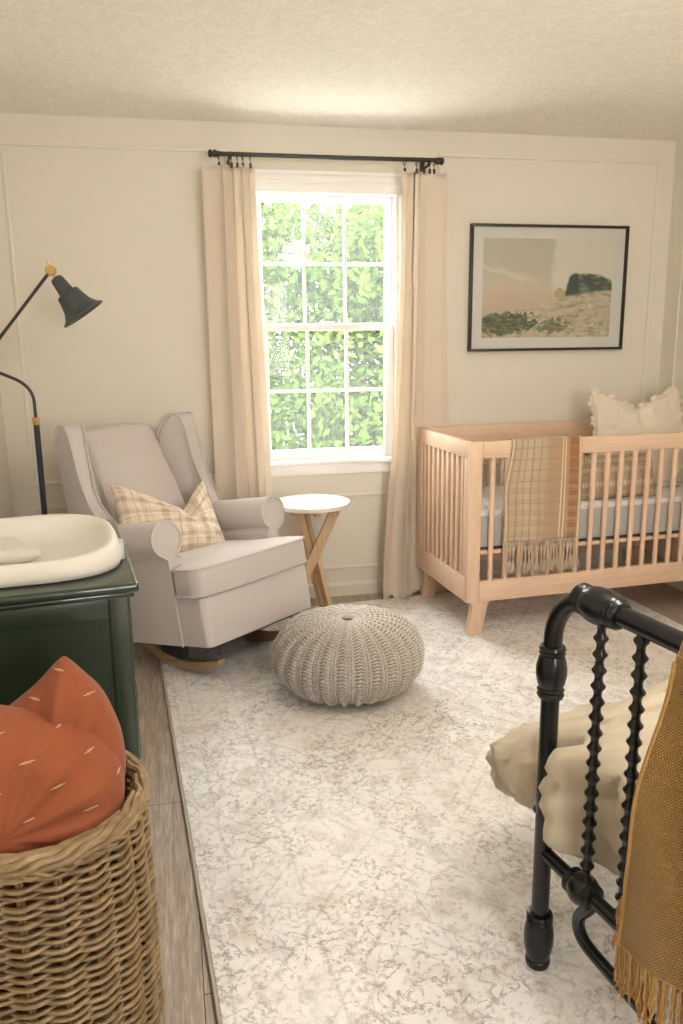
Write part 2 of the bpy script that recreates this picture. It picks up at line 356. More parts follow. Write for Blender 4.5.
# ------------------------------------------------------------------ mesh helpers
class MB:
    def __init__(s): s.v = []; s.f = []; s.uv = []
    def add(s, V, F, UV=None):
        o = len(s.v); s.v += [Vector(p) for p in V]; s.f += [tuple(i+o for i in f) for f in F]
        s.uv += list(UV) if UV else [(0, 0)]*len(V)
        return s
    def grid(s, P, nu, nv, wrapu=False, wrapv=False, uv=True):
        """P(i,j) -> point; nu x nv vertices"""
        V = []; UV = []
        for j in range(nv):
            for i in range(nu):
                V.append(P(i, j)); UV.append((i/max(1, nu-1), j/max(1, nv-1)))
        F = []
        for j in range(nv if wrapv else nv-1):
            for i in range(nu if wrapu else nu-1):
                a, b = i, (i+1) % nu; c, d = j, (j+1) % nv
                F.append((c*nu+a, c*nu+b, d*nu+b, d*nu+a))
        return s.add(V, F, UV)
    def tube(s, pts, r, n=8, closed=False, cap=True):
        pts = [Vector(p) for p in pts]; m = len(pts)
        rad = r if callable(r) else ((lambda i: r[i]) if hasattr(r, '__len__') else (lambda i: r))
        V = []; F = []
        prev = None
        for i, p in enumerate(pts):
            if closed: t = pts[(i+1) % m]-pts[i-1]
            else: t = pts[min(i+1, m-1)]-pts[max(i-1, 0)]
            t = t.normalized() if t.length > 1e-9 else Vector((0, 0, 1))
            if prev is None:
                a = Vector((0, 0, 1)) if abs(t.z) < .9 else Vector((1, 0, 0))
                x = t.cross(a).normalized()
            else:
                x = (prev-t*prev.dot(t)); x = x.normalized() if x.length > 1e-6 else t.orthogonal().normalized()
            prev = x; y = t.cross(x)
            for k in range(n):
                a = 2*PI*k/n; V.append(p+(x*math.cos(a)+y*math.sin(a))*rad(i))
        for i in range(m if closed else m-1):
            j = (i+1) % m
            for k in range(n): F.append((i*n+k, i*n+(k+1) % n, j*n+(k+1) % n, j*n+k))
        if cap and not closed: F.append(tuple(range(n-1, -1, -1))); F.append(tuple((m-1)*n+k for k in range(n)))
        return s.add(V, F)
    def lathe(s, prof, n=32, org=(0, 0, 0), ax=None, cap=True):
        """prof: (radius, height) pairs; ax: 3x3 with columns for x,y,z"""
        org = Vector(org); ax = ax or Matrix.Identity(3); V = []; F = []
        m = len(prof)
        for (r, z) in prof:
            for k in range(n):
                a = 2*PI*k/n; V.append(org+ax @ Vector((r*math.cos(a), r*math.sin(a), z)))
        for i in range(m-1):
            for k in range(n): F.append((i*n+k, i*n+(k+1) % n, (i+1)*n+(k+1) % n, (i+1)*n+k))
        if cap: F.append(tuple(range(n-1, -1, -1))); F.append(tuple((m-1)*n+k for k in range(n)))
        return s.add(V, F)
    def box(s, a, b, bev=0.0, seg=2, xf=None):
        bm = bmesh.new(); bmesh.ops.create_cube(bm, size=1)
        a, b = Vector(a), Vector(b); c = (a+b)/2; d = b-a
        for v in bm.verts: v.co = Vector((v.co.x*d.x, v.co.y*d.y, v.co.z*d.z))+c
        return s.bm(bm, bev, seg, xf)
    def bm(s, bm, bev=0.0, seg=2, xf=None, edges=None):
        if bev: bmesh.ops.bevel(bm, geom=edges or bm.edges[:], offset=bev, segments=seg, affect='EDGES', profile=.5)
        bm.verts.ensure_lookup_table(); bm.normal_update()
        V = [(xf @ v.co if xf else v.co.copy()) for v in bm.verts]; F = [tuple(v.index for v in f.verts) for f in bm.faces]
        bm.free(); return s.add(V, F)
    def prism(s, outline, d0, d1, axis='y', bev=0, seg=2, xf=None):
        """outline: 2-D points; extruded along axis from d0 to d1"""
        def P(a, b, d): return {'x': (d, a, b), 'y': (a, d, b), 'z': (a, b, d)}[axis]
        bm = bmesh.new()
        lo = [bm.verts.new(P(a, b, d0)) for a, b in outline]; hi = [bm.verts.new(P(a, b, d1)) for a, b in outline]
        n = len(outline); bm.faces.new(lo); bm.faces.new(hi[::-1])
        for i in range(n): bm.faces.new((lo[i], hi[i], hi[(i+1) % n], lo[(i+1) % n]))
        bmesh.ops.recalc_face_normals(bm, faces=bm.faces[:])
        ed = [e for e in bm.edges if len(e.link_faces) == 2 and e.calc_face_angle(0) > .5]
        return s.bm(bm, bev, seg, xf, ed)

XF = {}
def obj(name, mb, mat, parent=None, smooth=True, sub=0, world=False, solid=0, angle=40, weld=0):
    me = bpy.data.meshes.new(name)
    V = mb.v
    if parent is not None and world:
        inv = XF[parent.name].inverted(); V = [inv @ p for p in V]
    me.from_pydata([tuple(p) for p in V], [], mb.f)
    uvl = me.uv_layers.new(name='UVMap')
    for l in me.loops: uvl.data[l.index].uv = mb.uv[l.vertex_index]
    bm = bmesh.new(); bm.from_mesh(me)
    if weld: bmesh.ops.remove_doubles(bm, verts=bm.verts[:], dist=weld)
    bmesh.ops.recalc_face_normals(bm, faces=bm.faces[:])
    if smooth:
        for f in bm.faces: f.smooth = True
        for e in bm.edges:
            if len(e.link_faces) == 2 and e.calc_face_angle(0) > R(angle): e.smooth = False
    bm.to_mesh(me); bm.free()
    me.materials.append(mat)
    o = bpy.data.objects.new(name, me); COL.objects.link(o)
    if parent is not None: o.parent = parent
    if solid:
        md = o.modifiers.new('thick', 'SOLIDIFY'); md.thickness = solid; md.offset = 0
    if sub:
        md = o.modifiers.new('sub', 'SUBSURF'); md.levels = sub; md.render_levels = sub
    XF[o.name] = (XF[parent.name] if parent is not None else Matrix.Identity(4))
    return o
def thing(name, label, cat, loc=(0, 0, 0), rot=None, group=None):
    o = bpy.data.objects.new(name, None); COL.objects.link(o)
    m = Matrix.Translation(Vector(loc)) @ (rot.to_4x4() if rot is not None else Matrix.Identity(4))
    o.matrix_world = m; o.empty_display_size = .05
    XF[o.name] = m; tag(o, label, cat, group); return o
def tag(o, label, cat, group=None, kind=None):
    o['label'] = label; o['category'] = cat
    if group: o['group'] = group
    if kind: o['kind'] = kind
    return o
def struct(name, mb, mat, parent=None, label=None, **k):
    o = obj(name, mb, mat, parent, **k)
    if parent is None: o['kind'] = 'structure'
    if label: o['label'] = label
    return o
def rotz(a): return Matrix.Rotation(a, 3, 'Z')
def smooth01(t): t = max(0, min(1, t)); return t*t*(3-2*t)
def lerp(a, b, t): return a+(b-a)*t
def interp(tab, x):
    if x <= tab[0][0]: return tab[0][1]
    for (a, va), (b, vb) in zip(tab, tab[1:]):
        if x <= b: return va+(vb-va)*(x-a)/(b-a)
    return tab[-1][1]

# ------------------------------------------------------------------ the room
X0, X1, YB, ZC = -.81, 2.77, -1.3, 2.44
mb = MB().box((X0-.15, YB-.15, -.12), (X1+.15, WY+.15, 0)); struct('floor', mb, M_floor, label='grey-brown wood plank floor')
mb = MB().box((X0-.15, YB-.15, ZC), (X1+.15, WY+.15, ZC+.12)); struct('ceiling', mb, M_ceil, label='cream textured ceiling')
# window openings
WX0, WX1, WZ0, WZ1 = .445, 1.205, .77, 2.145
def wall_with_hole(name, y0, y1, hx0, hx1, hz0, hz1, label):
    m = MB()
    m.box((X0-.15, y0, 0), (hx0, y1, ZC)); m.box((hx1, y0, 0), (X1+.15, y1, ZC))
    m.box((hx0, y0, 0), (hx1, y1, hz0)); m.box((hx0, y0, hz1), (hx1, y1, ZC))
    return struct(name, m, M_wall, label=label, smooth=False)
wall_with_hole('wall_back', WY, WY+.15, WX0, WX1, WZ0, WZ1, 'cream wall holding the window and the framed picture')
wall_with_hole('wall_front', YB-.15, YB, .6, 1.5, .9, 2.1, 'cream wall behind the viewer')
struct('wall_left', MB().box((X0-.15, YB, 0), (X0, WY, ZC)), M_wall, smooth=False)
struct('wall_right', MB().box((X1, YB, 0), (X1+.15, WY, ZC)), M_wall, smooth=False)

# baseboards
bbp = [(0, 0), (-.015, 0), (-.015, .062), (-.011, .07), (-.006, .078), (0, .078)]
struct('baseboard_back', MB().prism([(WY+a, b) for a, b in bbp], X0, X1, 'x'), M_trim, smooth=False)
struct('baseboard_left', MB().prism([(X0-a, b) for a, b in bbp], YB, WY-.015, 'y'), M_trim, smooth=False)
struct('baseboard_right', MB().prism([(X1+a, b) for a, b in bbp], YB, WY-.015, 'y'), M_trim, smooth=False)

# applied wall mouldings
tn = [0]
def panel_frame(a0, a1, z0, z1, where='back'):
    m = MB(); w, d = .017, .010
    def strip(p0, p1, q0, q1):
        if where == 'back': m.box((p0, WY-d, q0), (p1, WY, q1), .004)
        elif where == 'left': m.box((X0, p0, q0), (X0+d, p1, q1), .004)
        else: m.box((X1-d, p0, q0), (X1, p1, q1), .004)
    strip(a0, a1, z1-w, z1); strip(a0, a1, z0, z0+w); strip(a0, a0+w, z0+w, z1-w); strip(a1-w, a1, z0+w, z1-w)
    tn[0] += 1; struct('trim_%d' % tn[0], m, M_trim, label='thin rectangular wall molding frame')
panel_frame(-.705, .34, .705, 2.318); panel_frame(-.705, .34, .155, .597)
panel_frame(.40, 1.24, .155, .58)
panel_frame(1.415, 2.678, .705, 2.335); panel_frame(1.415, 2.678, .155, .597)
panel_frame(2.3, 4.09, .705, 2.33, 'right'); panel_frame(2.3, 4.09, .155, .597, 'right')

# ------------------------------------------------------------------ window
win = bpy.data.objects.new('window_1', None); COL.objects.link(win); win.location = (.825, WY, .77); win['kind'] = 'structure'; win['label'] = 'white double-hung window with six panes in each sash'
XF['window_1'] = Matrix.Translation((.825, WY, .77))
m = MB()
cx0, cx1 = .375, 1.275
# casing: sides, head with crown, apron
m.box((cx0, WY-.018, .70), (WX0, WY, 2.15), .004); m.box((WX1, WY-.018, .70), (cx1, WY, 2.15), .004)
m.prism([(WY, 2.125), (WY-.018, 2.125), (WY-.018, 2.165), (WY-.024, 2.17), (WY-.024, 2.18), (WY-.014, 2.184), (WY-.014, 2.205), (WY-.03, 2.213), (WY-.03, 2.226), (WY, 2.226)], cx0-.008, cx1+.008, 'x')
obj('window_casing', m, M_white, win, world=True)
m = MB(); m.box((cx0, WY-.016, .695), (cx1, WY, .752), .003)
obj('apron', m, M_white, win, world=True)
m = MB(); m.box((cx0-.02, WY-.045, .752), (cx1+.02, WY+.1, .775), .006, 3)
obj('window_sill', m, M_white, win, world=True)
m = MB()  # jamb lining
m.box((WX0, WY, .775), (WX0+.018, WY+.14, WZ1)); m.box((WX1-.018, WY, .775), (WX1, WY+.14, WZ1)); m.box((WX0, WY, WZ1-.02), (WX1, WY+.14, WZ1))
obj('window_jamb', m, M_white, win, world=True, smooth=False)
def sash(y, z0, z1, gx0, gx1, gz0, gz1, name):
    m = MB(); x0, x1 = WX0+.018, WX1-.018; t = .032
    m.box((x0, y, z0), (gx0, y+t, z1), .003); m.box((gx1, y, z0), (x1, y+t, z1), .003)
    m.box((gx0, y, z0), (gx1, y+t, gz0), .003); m.box((gx0, y, gz1), (gx1, y+t, z1), .003)
    s = obj(name, m, M_white, win, world=True)
    q = MB()
    for k in (1, 2):
        x = gx0+(gx1-gx0)*k/3; q.box((x-.008, y+.004, gz0), (x+.008, y+t-.006, gz1), .003)
    zc = (gz0+gz1)/2; q.box((gx0, y+.005, zc-.008), (gx1, y+t-.007, zc+.008), .003)
    obj('muntin_grid', q, M_white, s, world=True)
    g = MB().box((gx0, y+.014, gz0), (gx1, y+.018, gz1)); obj('window_pane', g, M_glass, s, world=True, smooth=False)
sash(WY+.062, 1.455, 2.125, .500, 1.150, 1.49, 2.092, 'upper_sash')
sash(WY+.022, .775, 1.485, .512, 1.138, .828, 1.452, 'lower_sash')
m = MB(); m.box((.80, WY+.005, 1.485), (.86, WY+.045, 1.497), .004); obj('sash_lock', m, M_white, win, world=True)
# window in the wall behind the viewer
m = MB()
for x in (.6, 1.025, 1.45): m.box((x, YB-.1, .9), (x+.05, YB-.04, 2.1))
m.box((.65, YB-.1, .9), (1.45, YB-.04, .95)); m.box((.65, YB-.1, 2.05), (1.45, YB-.04, 2.1))
struct('window_2', m, M_white, smooth=False)

# ------------------------------------------------------------------ outdoors
struct('ground', MB().box((-14, WY+.3, -.5), (16, 30, -.4)), M_bounce_ground, smooth=False)
def foliage():
    m = MB(); rnd = random.Random(3)
    blobs = [(rnd.uniform(-2.5, 5.5), rnd.uniform(8.0, 10.5), rnd.uniform(-.2, 3.1), rnd.uniform(.6, 1.1)) for _ in range(200)]
    for bx, by, bz, br in blobs:
        for _ in range(560):
            d = Vector((rnd.gauss(0, 1), rnd.gauss(0, 1), rnd.gauss(0, 1))).normalized()*br*rnd.uniform(.6, 1.05)
            c = Vector((bx, by, bz))+Vector((d.x, d.y*.7, d.z*.8))
            if c.z < -.4: continue
            nrm = (d.normalized()+Vector((rnd.uniform(-.8, .8), rnd.uniform(-.8, .8), rnd.uniform(-.5, .9)))).normalized()
            a = nrm.orthogonal().normalized(); b = nrm.cross(a); th = rnd.uniform(0, 6.3)
            a, b = a*math.cos(th)+b*math.sin(th), b*math.cos(th)-a*math.sin(th); L = rnd.uniform(.035, .065)
            m.add([c-a*L, c+b*L*.5, c+a*L, c-b*L*.5+nrm*.01], [(0, 1, 2, 3)])
    o = obj('foliage', m, M_leaf, smooth=False)
    tag(o, 'bright green tree foliage seen through the window', 'foliage', kind='stuff')
foliage()

# ------------------------------------------------------------------ rug
def rug():
    L, W, T = 3.25, 2.52, .012
    ang = R(3.9)
    # left edge passes (-.112,3.427) and (.021,1.464); back edge near y = 4.0
    ex = Vector((math.cos(ang), math.sin(ang), 0)); ey = Vector((-math.sin(ang), math.cos(ang), 0))
    bl = Vector((-.112, 3.427, 0))+ey*.57
    ctr = bl+ex*W/2-ey*L/2
    t = thing('area_rug', 'large cream distressed vintage-style rug with brown and grey pattern', 'rug', ctr, rotz(ang))
    m = MB().box((-W/2+.012, -L/2+.012, 0.001), (W/2-.012, L/2-.012, T), .003)
    obj('rug_pile', m, M_rug, t)
    m = MB(); a, b = W/2-.007, L/2-.007
    pts = []
    for (x0, y0), (x1, y1) in zip([(-a, -b), (a, -b), (a, b), (-a, b)], [(a, -b), (a, b), (-a, b), (-a, -b)]):
        for k in range(40): pts.append((lerp(x0, x1, k/40), lerp(y0, y1, k/40), .0065))
    m.tube(pts, .006, 6, closed=True)
    obj('edge_binding', m, M_rugedge, t)
rug()

# ------------------------------------------------------------------ pillows
def pillow_fn(W, H, T, chop=0, seed=0, wr=.008, shiftu=0.0, pinch=.08, lean=0):
    def f(u, v, side):
        a, b = 1-u*u, 1-v*v
        t = T*(max(0, a)**.45)*(max(0, b)**.45)
        x = W*u*(1-pinch*b*abs(u)); z = H*v*(1-pinch*a*abs(v))
        if chop:
            s = smooth01((v+.35)/1.25); uu = u-shiftu
            z -= chop*H*max(0, 1-abs(uu)/(1+shiftu if uu < 0 else 1-shiftu))**1.25*s
            t *= 1-.62*math.exp(-(uu/.13)**2)*s; t += T*.25*math.exp(-((uu+.28)/.2)**2)*s*b*a
            x *= 1-.07*s
        q = Vector((u*2.1+seed, v*2.1, side*3.0+seed*.7))
        t += wr*(noise.noise(q*1.7)+.6*noise.noise(q*3.9))*min(1, 3*a)*min(1, 3*b)*1.6
        # corner gathers
        rr = max(abs(u), abs(v)); an = math.atan2(v, u)
        t *= 1+.10*math.sin(an*22+seed)*smooth01((rr-.45)/.5)*(1-smooth01((rr-.93)/.07))
        return Vector((x, -side*max(0, t)+lean*v*v*.0, z))
    return f
def pillow_mesh(f, n=48):
    m = MB()
    def uvw(i): # denser to the rim
        s = -1+2*i/(n-1); return math.sin(s*PI/2)*.35+s*.65
    for side in (1, -1):
        m.grid(lambda i, j: f(uvw(i), uvw(j), side), n, n)
    return m
def ruffle_mesh(f, w=.03, n=420, amp=.012):
    m = MB(); P = []
    for k in range(n):
        s = 4*k/n; e = int(s); q = -1+2*(s-e)
        u, v = [(q, -1), (1, q), (-q, 1), (-1, -q)][e]
        P.append(f(u*.985, v*.985, 0))
    c = sum(P, Vector())/n
    rows = []
    for k, p in enumerate(P):
        tg = P[(k+1) % n]-P[k-1]; out = Vector((tg.z, 0, -tg.x)).normalized()
        if out.dot(p-c) < 0: out = -out
        rows.append((p, out))
    rn = random.Random(5); ph = 0; phs = []
    for k in range(n): ph += rn.uniform(.5, 1.1); phs.append(ph)
    def PP(i, j):
        p, o = rows[i]; t = j/4
        ww = w*(.8+.35*math.sin(phs[i]*.43))
        return p+o*(ww*t-.004)+Vector((0, math.sin(phs[i])*amp*t, 0))
    m.grid(PP, n, 5, wrapu=True); return m

# ------------------------------------------------------------------ rocking wing chair
def chair_frame(O, yaw, tilt):
    ex = Vector((math.cos(yaw), math.sin(yaw), 0)); b = Vector((-math.sin(yaw), math.cos(yaw), 0)); Z = Vector((0, 0, 1))
    ey = b*math.cos(tilt)-Z*math.sin(tilt); ez = b*math.sin(tilt)+Z*math.cos(tilt)
    return Matrix((ex, ey, ez)).transposed(), ex, b
CO = Vector((.347, 3.266, .221)); CR, cex, cb = chair_frame(CO, R(39.9), R(10))
def chair():
    t = thing('rocking_chair', 'light greige upholstered wingback rocking chair in the corner by the curtain', 'armchair', CO, CR)
    # base
    m = MB().prism([(-.322, .02), (-.30, 0), (.30, 0), (.322, .02), (.322, .64), (-.322, .64)], -.012, .195, 'z', .008, 2)
    obj('base_frame', m, M_chair, t)
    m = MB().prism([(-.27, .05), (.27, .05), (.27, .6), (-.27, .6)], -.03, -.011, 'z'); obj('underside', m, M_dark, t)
    # cushion (T shape)
    ol = [(-.338, .035), (-.318, .0), (-.25, -.014), (0, -.02), (.25, -.014), (.318, .0), (.338, .035), (.338, .14), (.268, .158), (.262, .60), (-.262, .60), (-.268, .158), (-.338, .14)]
    bm = bmesh.new()
    m = MB().prism(ol, .198, .318, 'z', .014, 3)
    m2 = MB(); m2.v = [Vector((p.x, p.y, p.z+(.022*max(0, 1-(p.x/.33)**2)*max(0, 1-((p.y-.28)/.33)**2) if p.z > .3 else 0))) for p in m.v]; m2.f = m.f; m2.uv = m.uv
    cu = obj('seat_cushion', m2, M_chair, t)
    m = MB()
    for z in (.204, .313):
        P = []
        for (a, b), (c, d) in zip(ol, ol[1:]+ol[:1]):
            for k in range(4): P.append(((a+(c-a)*k/4)*1.003, b+(d-b)*k/4-.001, z))
        m.tube(P, .0045, 6, closed=True)
    obj('piping', m, M_piping, cu)
    # crowned top panel of cushion
    m = MB()
    def top(i, j):
        u, v = i/20*2-1, j/20*2-1
        y = .29+v*.29; hw = .335 if y < .14 else .262
        return Vector((u*hw*.97, y, .316+.028*(1-u**4)*(1-v**4)))
    m.grid(top, 21, 21); obj('cushion_top', m, M_chair, cu)
    # arms
    for s in (-1, 1):
        m = MB()
        r = .075; cxx = s*.318; cz = .438
        # scroll section: roll on top, neck, straight panel below
        sec = []
        for k in range(25):
            a = R(-62)+R(304)*k/24
            sec.append((cxx+s*math.cos(a)*r, cz+math.sin(a)*r))
        # a runs from the outer underside over the top to the inner underside
        sec = [(s*.327, -.012), (s*.327, .355)]+sec+[(s*.262, .355), (s*.262, -.012)]
        m.prism(sec, .165, .66, 'y', .006, 2)
        ar = obj('armrest', m, M_chair, t)
        q = MB(); P = [(a, .163, b) for a, b in sec[1:-1]]; q.tube(P, .0045, 6)
        q.tube([(s*.327, .163, -.012), (s*.327, .163, .355)], .004, 6)
        obj('piping', q, M_piping, ar)
    # back: leaning cushion panel with domed top
    m = MB(); n1, n2 = 21, 25
    def bp(u, v, side):
        z = .24+v*(.672+.022*(1-u*u)); y = .58+.20*v-.018*(1-u**4)-.015*math.sin(v*PI) if side > 0 else .70+.11*v+.03*(1-u**4)
        hw = .225-.030*v
        return Vector((u*hw, y, z))
    def closed(m, fn, n1, n2):
        m.grid(lambda i, j: fn(i/(n1-1)*2-1, j/(n2-1), 1), n1, n2)
        m.grid(lambda i, j: fn(i/(n1-1)*2-1, j/(n2-1), -1), n1, n2)
        def rim(tp):
            return [fn(u, v, s) for (u, v, s) in tp]
        for s0 in (-1, 1):
            m.grid(lambda i, j: fn(s0, j/(n2-1), 1)*(1-i/2)+fn(s0, j/(n2-1), -1)*(i/2)+Vector((s0*.006*(i == 1), 0, 0)), 3, n2)
        m.grid(lambda i, j: fn(j/(n1-1)*2-1, 1, 1)*(1-i/4)+fn(j/(n1-1)*2-1, 1, -1)*(i/4)+Vector((0, 0, .022*math.sin(PI*i/4))), 5, n1)
        m.grid(lambda i, j: fn(j/(n1-1)*2-1, 0, 1)*(1-i/2)+fn(j/(n1-1)*2-1, 0, -1)*(i/2), 3, n1)
    closed(m, bp, n1, n2); obj('backrest', m, M_chair, t, weld=.0005, angle=60)
    # wings
    prof = [(.52, .47), (.54, .515), (.56, .555), (.59, .60), (.618, .67), (.635, .75), (.642, .83), (.648, .90), (.656, .94), (.672, .964), (.692, .970), (.712, .960), (.732, .930), (.750, .895), (.757, .865), (.757, .80), (.755, .70), (.752, .58), (.735, .45), (.715, .30), (.70, .05), (.64, .05), (.60, .3), (.55, .43)]
    for s in (-1, 1):
        m = MB()
        bm = bmesh.new()
        def px(y, z, inner):
            fr = max(0, min(1, (.77-y)/.15)); up = smooth01((z-.40)/.2)
            if inner: return s*lerp(.262, .178+.125*fr**.7, up)
            return s*lerp(.330, .378-.02*fr, up)
        A = [bm.verts.new((px(y, z, True), y, z)) for y, z in prof]; B = [bm.verts.new((px(y, z, False), y, z)) for y, z in prof]
        n = len(prof)
        fa = bm.faces.new(A); fb = bm.faces.new(B[::-1])
        for i in range(n): bm.faces.new((A[i], B[i], B[(i+1) % n], A[(i+1) % n]))
        bmesh.ops.recalc_face_normals(bm, faces=bm.faces[:])
        ed = [e for e in bm.edges if (e.verts[0] in A and e.verts[1] in A) or (e.verts[0] in B and e.verts[1] in B)]
        m.bm(bm, .014, 3, None, ed)
        w = obj('wing', m, M_chair, t)
        q = MB()
        for inner in (True, False):
            q.tube([(px(y, z, inner)+(s*-.002 if inner else s*.002), y-.002 if k < 10 else y, z) for k, (y, z) in enumerate(prof[1:15])], .0042, 6)
        obj('piping', q, M_piping, w)
    # rockers: arcs standing on the rug, built upright in the world
    for s in (-1, 1):
        m = MB(); N = 26; ring = []
        o = CO.copy(); o.z = 0; Rr = .46; c0 = .32
        V = []; F = []
        for k in range(N+1):
            d = .055+.68*k/N
            zb = .014+(d-c0)**2/(2*Rr); th = .034+.012*math.sin(k/N*PI)
            if k < 3: th *= .75+.08*k
            for (a, zz) in ((-.019, zb), (.019, zb), (.019, zb+th), (-.019, zb+th)):
                V.append(o+cex*(s*.215+a)+cb*d+Vector((0, 0, zz)))
        for k in range(N):
            for q in range(4): F.append((k*4+q, k*4+(q+1) % 4, k*4+4+(q+1) % 4, k*4+4+q))
        F.append((3, 2, 1, 0)); F.append(tuple(N*4+q for q in range(4)))
        m.add(V, F); rk = obj('rocker', m, M_rocker, t, world=True)
        m = MB()
        for d in (.28,):
            zb = .014+(d-c0)**2/(2*Rr)+.02; ztop = .223-.176*d-.035
            a = o+cex*(s*.215-.018)+cb*d; b = o+cex*(s*.215+.018)+cb*(d+.06)
            V = [o+cex*(s*.215+i)+cb*(d+j)+Vector((0, 0, k)) for k in (zb, ztop) for i, j in ((-.016, 0), (.016, 0), (.016, .14), (-.016, .14))]
            m.add(V, [(3, 2, 1, 0), (4, 5, 6, 7), (0, 1, 5, 4), (1, 2, 6, 5), (2, 3, 7, 6), (3, 0, 4, 7)])
        obj('rocker_block', m, M_dark, rk, world=True, smooth=False)
chair()

def place_pillow(name, label, f, mat, loc, rot, n=48, group=None):
    t = thing(name, label, 'pillow', loc, rot, group)
    obj('cover', pillow_mesh(f, n), mat, t, weld=.0006, angle=180)
    return t
def euler(x, y, z): 
    from mathutils import Euler
    return Euler((x, y, z), 'XYZ').to_matrix()
# plaid pillow on the chair
lp = Vector((-.075, .43, .492))
wp = CO+CR @ lp
place_pillow('throw_pillow', 'cream and brown plaid pillow slumped in the rocking chair', pillow_fn(.262, .185, .085, .80, 1.3, shiftu=.32), M_plaid, wp, CR @ euler(R(-24), R(7), R(-8)))

# ------------------------------------------------------------------ side table
def side_table():
    c = Vector((.668, 3.905, 0)); t = thing('side_table', 'small round whitewashed side table on crossed oak legs under the window', 'table', c)
    z = .615; r = .194
    m = MB().lathe([(.0, z-.026), (r-.01, z-.026), (r-.002, z-.022), (r, z-.014), (r, z-.006), (r-.004, z-.001), (r-.01, z), (0, z)], 56, c, cap=False)
    obj('tabletop', m, M_tabletop, t, world=True, weld=.0001)
    m = MB()
    for k in range(3):
        a = R(32+120*k); d = Vector((math.cos(a), math.sin(a), 0)); n = Vector((-d.y, d.x, 0))
        m.box((-.14, -.014, -.016), (.14, .014, .016), .003, xf=Matrix.Translation(c+Vector((0, 0, z-.038))) @ Matrix.Rotation(a, 4, 'Z'))
    obj('top_brace', m, M_tablewood, t, world=True)
    for k, a in enumerate((R(-66), R(54), R(174))):
        d = Vector((math.cos(a), math.sin(a), 0)); n = Vector((-d.y, d.x, 0))
        off = n*.016
        p0 = c-d*.125+off+Vector((0, 0, z-.025)); p1 = c+d*.14+off+Vector((0, 0, 0.012))
        ax = (p1-p0).normalized(); w = ax.cross(n).normalized()
        V = []
        for p, hw in ((p0, .031), (p1, .026)):
            for i, j in ((-1, -1), (1, -1), (1, 1), (-1, 1)): 
                q = p+w*hw*i+n*.012*j; q.z = p.z; V.append(q)
        m = MB().add(V, [(3, 2, 1, 0), (4, 5, 6, 7), (0, 1, 5, 4), (1, 2, 6, 5), (2, 3, 7, 6), (3, 0, 4, 7)])
        obj('leg', m, M_tablewood, t, world=True, smooth=False)
side_table()

# ------------------------------------------------------------------ curtains and rod
def curtain_rod():
    y = 4.10; z = 2.272; x0, x1 = .272, 1.365
    t = thing('curtain_rod', 'dark bronze curtain rod mounted above the window', 'curtain rod', ((x0+x1)/2, WY, z))
    obj('rod', MB().tube([(x0, y, z), (x1-.5, y, z), (x1, y, z+.004)], .0105, 14), M_rod, t, world=True)
    for x, s in ((x0, -1), (x1, 1)):
        ax = Matrix(((0, 0, s), (1, 0, 0), (0, s, 0)))
        obj('finial', MB().lathe([(.011, -.01), (.017, 0), (.0175, .012), (.012, .014), (.012, .018), (.018, .02), (.018, .03), (.012, .036), (.001, .037)], 18, (x, y, z), ax), M_rod, t, world=True)
    for x in (.335, 1.325):
        m = MB().box((x-.012, WY-.006, z-.06), (x+.012, WY, z+.02), .002)
        m.tube([(x, WY-.004, z-.02), (x, y+.01, z-.02), (x, y, z-.012)], .007, 8)
        m.tube([(x-.001, y+.013*math.cos(a), z+.013*math.sin(a)) for a in [R(150+240*k/10) for k in range(11)]], .0035, 6)
        obj('bracket', m, M_rod, t, world=True)
    return y, z
RY, RZ = curtain_rod()
def curtain(label, xt0, xt1, xb0, xb1, folds, rings, zt, seed, pool=0.0, ytop=4.10, flare=None):
    t = thing('curtain', label, 'curtain', ((xb0+xb1)/2, 4.1, 0), group='linen curtains')
    NU, NV = 150, 60
    rnd = random.Random(seed); ph = [rnd.uniform(-.5, .5) for _ in range(8)]
    def P(i, j):
        u = i/(NU-1); v = j/(NV-1)      # v=0 top
        z = zt+(.012-zt)*v
        k = smooth01(v*1.1)
        if flare: k = interp(flare, v)
        x0 = lerp(xt0, xb0, k); x1 = lerp(xt1, xb1, k)
        a = (u+.10*math.sin(u*5.5+seed))*folds*2*PI+ph[0]+.5*math.sin(v*2.1+ph[1])*(1-abs(u-.5))
        amp = (.020+.014*v)*(1+.45*math.sin(u*5+ph[2]))
        x = lerp(x0, x1, u)+.010*math.sin(2*a+ph[3])*(1-.3*v)
        y = ytop-.004+amp*(math.sin(a)+.28*math.sin(2*a+ph[4]+v))
        # top edge scallops between clips
        z -= .012*(1-v)**20*abs(math.sin(u*PI*(rings_n-1)))
        if pool and v > .93:
            q = (v-.93)/.07; y -= pool*q*q*(1+.5*math.sin(a)); z = max(z, .008+.012*(1+math.sin(a*1.5)))
        if x > 1.24: y = max(y, 4.098)
        return Vector((x, min(y, 4.165), z))
    rings_n = len(rings)
    obj('curtain_panel', MB().grid(P, NU, NV), M_curtain, t, world=True, solid=.003, angle=180)
    for k, x in enumerate(rings):
        m = MB(); tl = .15*((k % 3)-1)
        m.tube([(x+.002*math.sin(a)+tl*.015*math.cos(a), RY+.017*math.cos(a), RZ-.006+.017*math.sin(a)) for a in [2*PI*q/20 for q in range(20)]], .0022, 6, closed=True)
        r = obj('curtain_ring', m, M_rod, t, world=True)
        m = MB().box((x-.006, RY-.006, zt-.012), (x+.006, RY+.006, zt+.012), .002)
        m.tube([(x, RY, zt+.01), (x, RY, RZ-.022)], .0018, 6)
        obj('clip', m, M_rod, r, world=True)
ZT = 2.222
curtain('cream linen curtain left of the window, behind the rocking chair', .205, .452, .207, .492, 2.25, [.285, .345, .372, .398, .434], ZT, 2)
